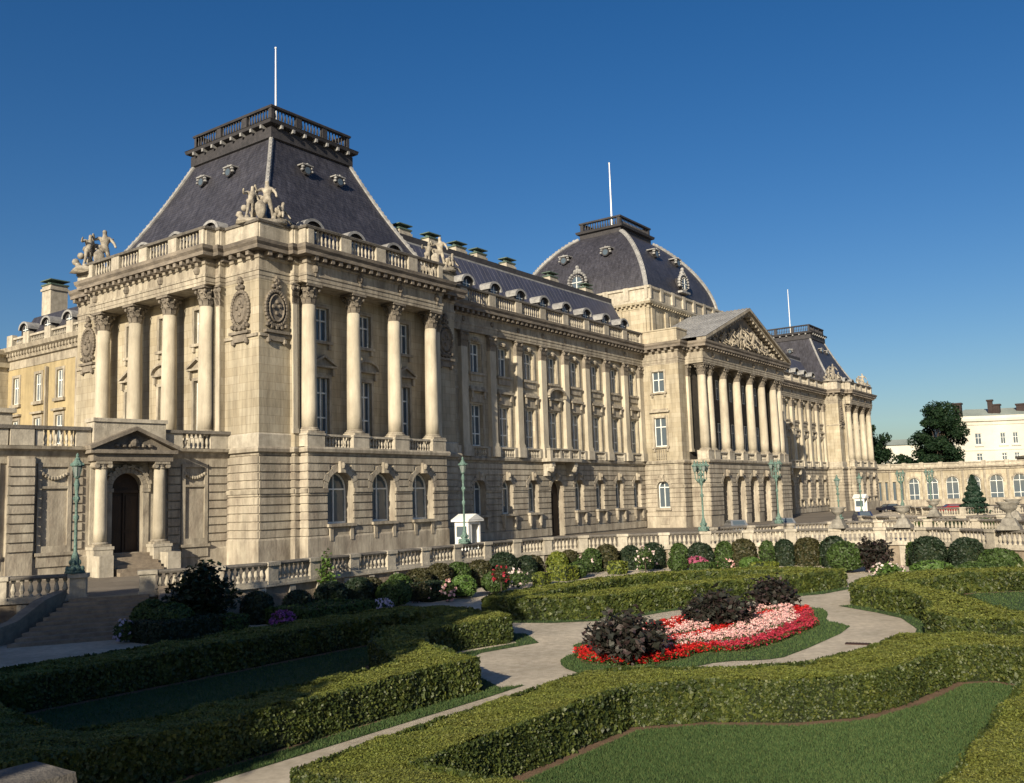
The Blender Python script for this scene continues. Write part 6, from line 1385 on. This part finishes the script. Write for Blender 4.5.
rose(-2.6, -17.4, .7, 1.3, OLIV, PINK, 'brownish shrub with faint pink blooms left of the square clipped block', 10, False, 'rose_bush', .1)

# trees ----------------------------------------------------------------
def tree(x, y, z0, h, r, label, lm_=TREE, n=9000, leaf=.45, trunk=.4, zc=.35, clumps=46, seed=1, ry=None, name='tree'):
    rg_ = np.random.default_rng(seed); root = empty(name, (x, y, z0)); tag(root, label, 'tree'); ry = ry or r
    t = MB(); t.tube([(x, y, z0), (x+.1, y, z0+h*.3), (x, y, z0+h*.75)], [trunk, trunk*.8, trunk*.25], 8); C = []
    cz = z0+h*(zc+1)/2; rz_ = h*(1-zc)/2
    for i in range(clumps):
        u = rg_.normal(0, 1, 3); u /= np.linalg.norm(u); f = rg_.uniform(.45, .92); c = np.array([x+u[0]*r*f, y+u[1]*ry*f, cz+u[2]*rz_*f]); C.append(c)
        if i % 3 == 0: t.tube([(x, y, z0+h*rg_.uniform(.25, .6)), tuple((np.array([x, y, cz])+c)/2), tuple(c)], [trunk*.3, trunk*.2, .05], 5)
    t.build('trunk', BARK, root)
    m = MB(); per = n//clumps
    for c in C:
        cr = r*rg_.uniform(.2, .36); u = rg_.normal(0, 1, (per, 3)); u /= np.linalg.norm(u, axis=1)[:, None]; P = c+u*cr*rg_.uniform(.55, 1.05, (per, 1))*np.array([1, 1, .8])
        m.arrays(leaf_quads(P, u+np.array([0, 0, .4]), np.full((per, 1), leaf), .6), 4, 0)
    m.build('crown', lm_, root); return root
tree(186.8, -8.4, ZT, 24.0, 5.9, 'big dense dark tree rising behind the gallery', n=26000, leaf=.36, zc=.2, clumps=80, seed=4)
tree(183, 6.5, ZT, 19.6, 5.8, 'dark broad tree beside the right pavilion, left of the dense one', n=16000, leaf=.36, zc=.25, clumps=56, seed=5)
tree(191, -.5, ZT, 13.0, 3.6, 'lower dark tree with gaps between the two larger ones', n=6500, leaf=.36, zc=.35, clumps=34, seed=6)
# trees of the park left of the view: they cast the shade over the left parterre
tree(-52, -32.0, ZT, 18.4, 9.6, 'broad park tree beyond the shaded lawn, tall and broad', n=30000, leaf=.75, zc=.0, clumps=150, seed=7)
tree(-58, -22.0, ZT, 16.6, 8.5, 'lower park tree left of the garden near the steps', n=24000, leaf=.75, zc=.0, clumps=120, seed=8)
tree(-70, -38.0, ZT, 23.5, 8.5, 'tall park tree standing behind the broad one', n=20000, leaf=.8, zc=.05, clumps=110, seed=9)
# conifer in front of the gallery
root = empty('conifer', (101, -29.2, ZT)); tag(root, 'small dark conical conifer in front of the gallery', 'tree')
m = MB(); k = 2600; t = rng.random(k)**.7; a = rng.uniform(0, 6.28, k); rr = (1-t)*1.75*(1+.25*np.sin(t*40))+.08; P = np.c_[101+rr*np.cos(a), -29.2+rr*np.sin(a), ZT+.3+t*5.2]; m.arrays(leaf_quads(P, np.c_[np.cos(a), np.sin(a), np.full(k, .3)], np.full((k, 1), .3), .6), 4, 1)
m.cur = 0; m.lathe((101, -29.2, ZT+.3), [(1.4, 0), (.9, 2), (.05, 5)], 10); m.build('crown', [HBODY, CONI], root); m = MB(); m.tube([(101, -29.2, ZT), (101, -29.2, ZT+2)], .15, 6); m.build('trunk', BARK, root)
# shrubs of the second garden, seen over its balustrade
for i, (x, y, r_) in enumerate([(52, -33.2, .9), (52.6, -35.6, .8), (52.2, -38.2, .9), (50.5, -41.0, .9)]):
    bush('clipped_bush', x, y, r_, 1.0, YEW if i % 2 else BOXG, ['dark', 'mid', 'olive', 'rightmost'][i]+' low bush behind the second balustrade, in the middle distance', 'bush', 'dome', .06, 400, 'low bushes beyond the driveway', z=ZT)
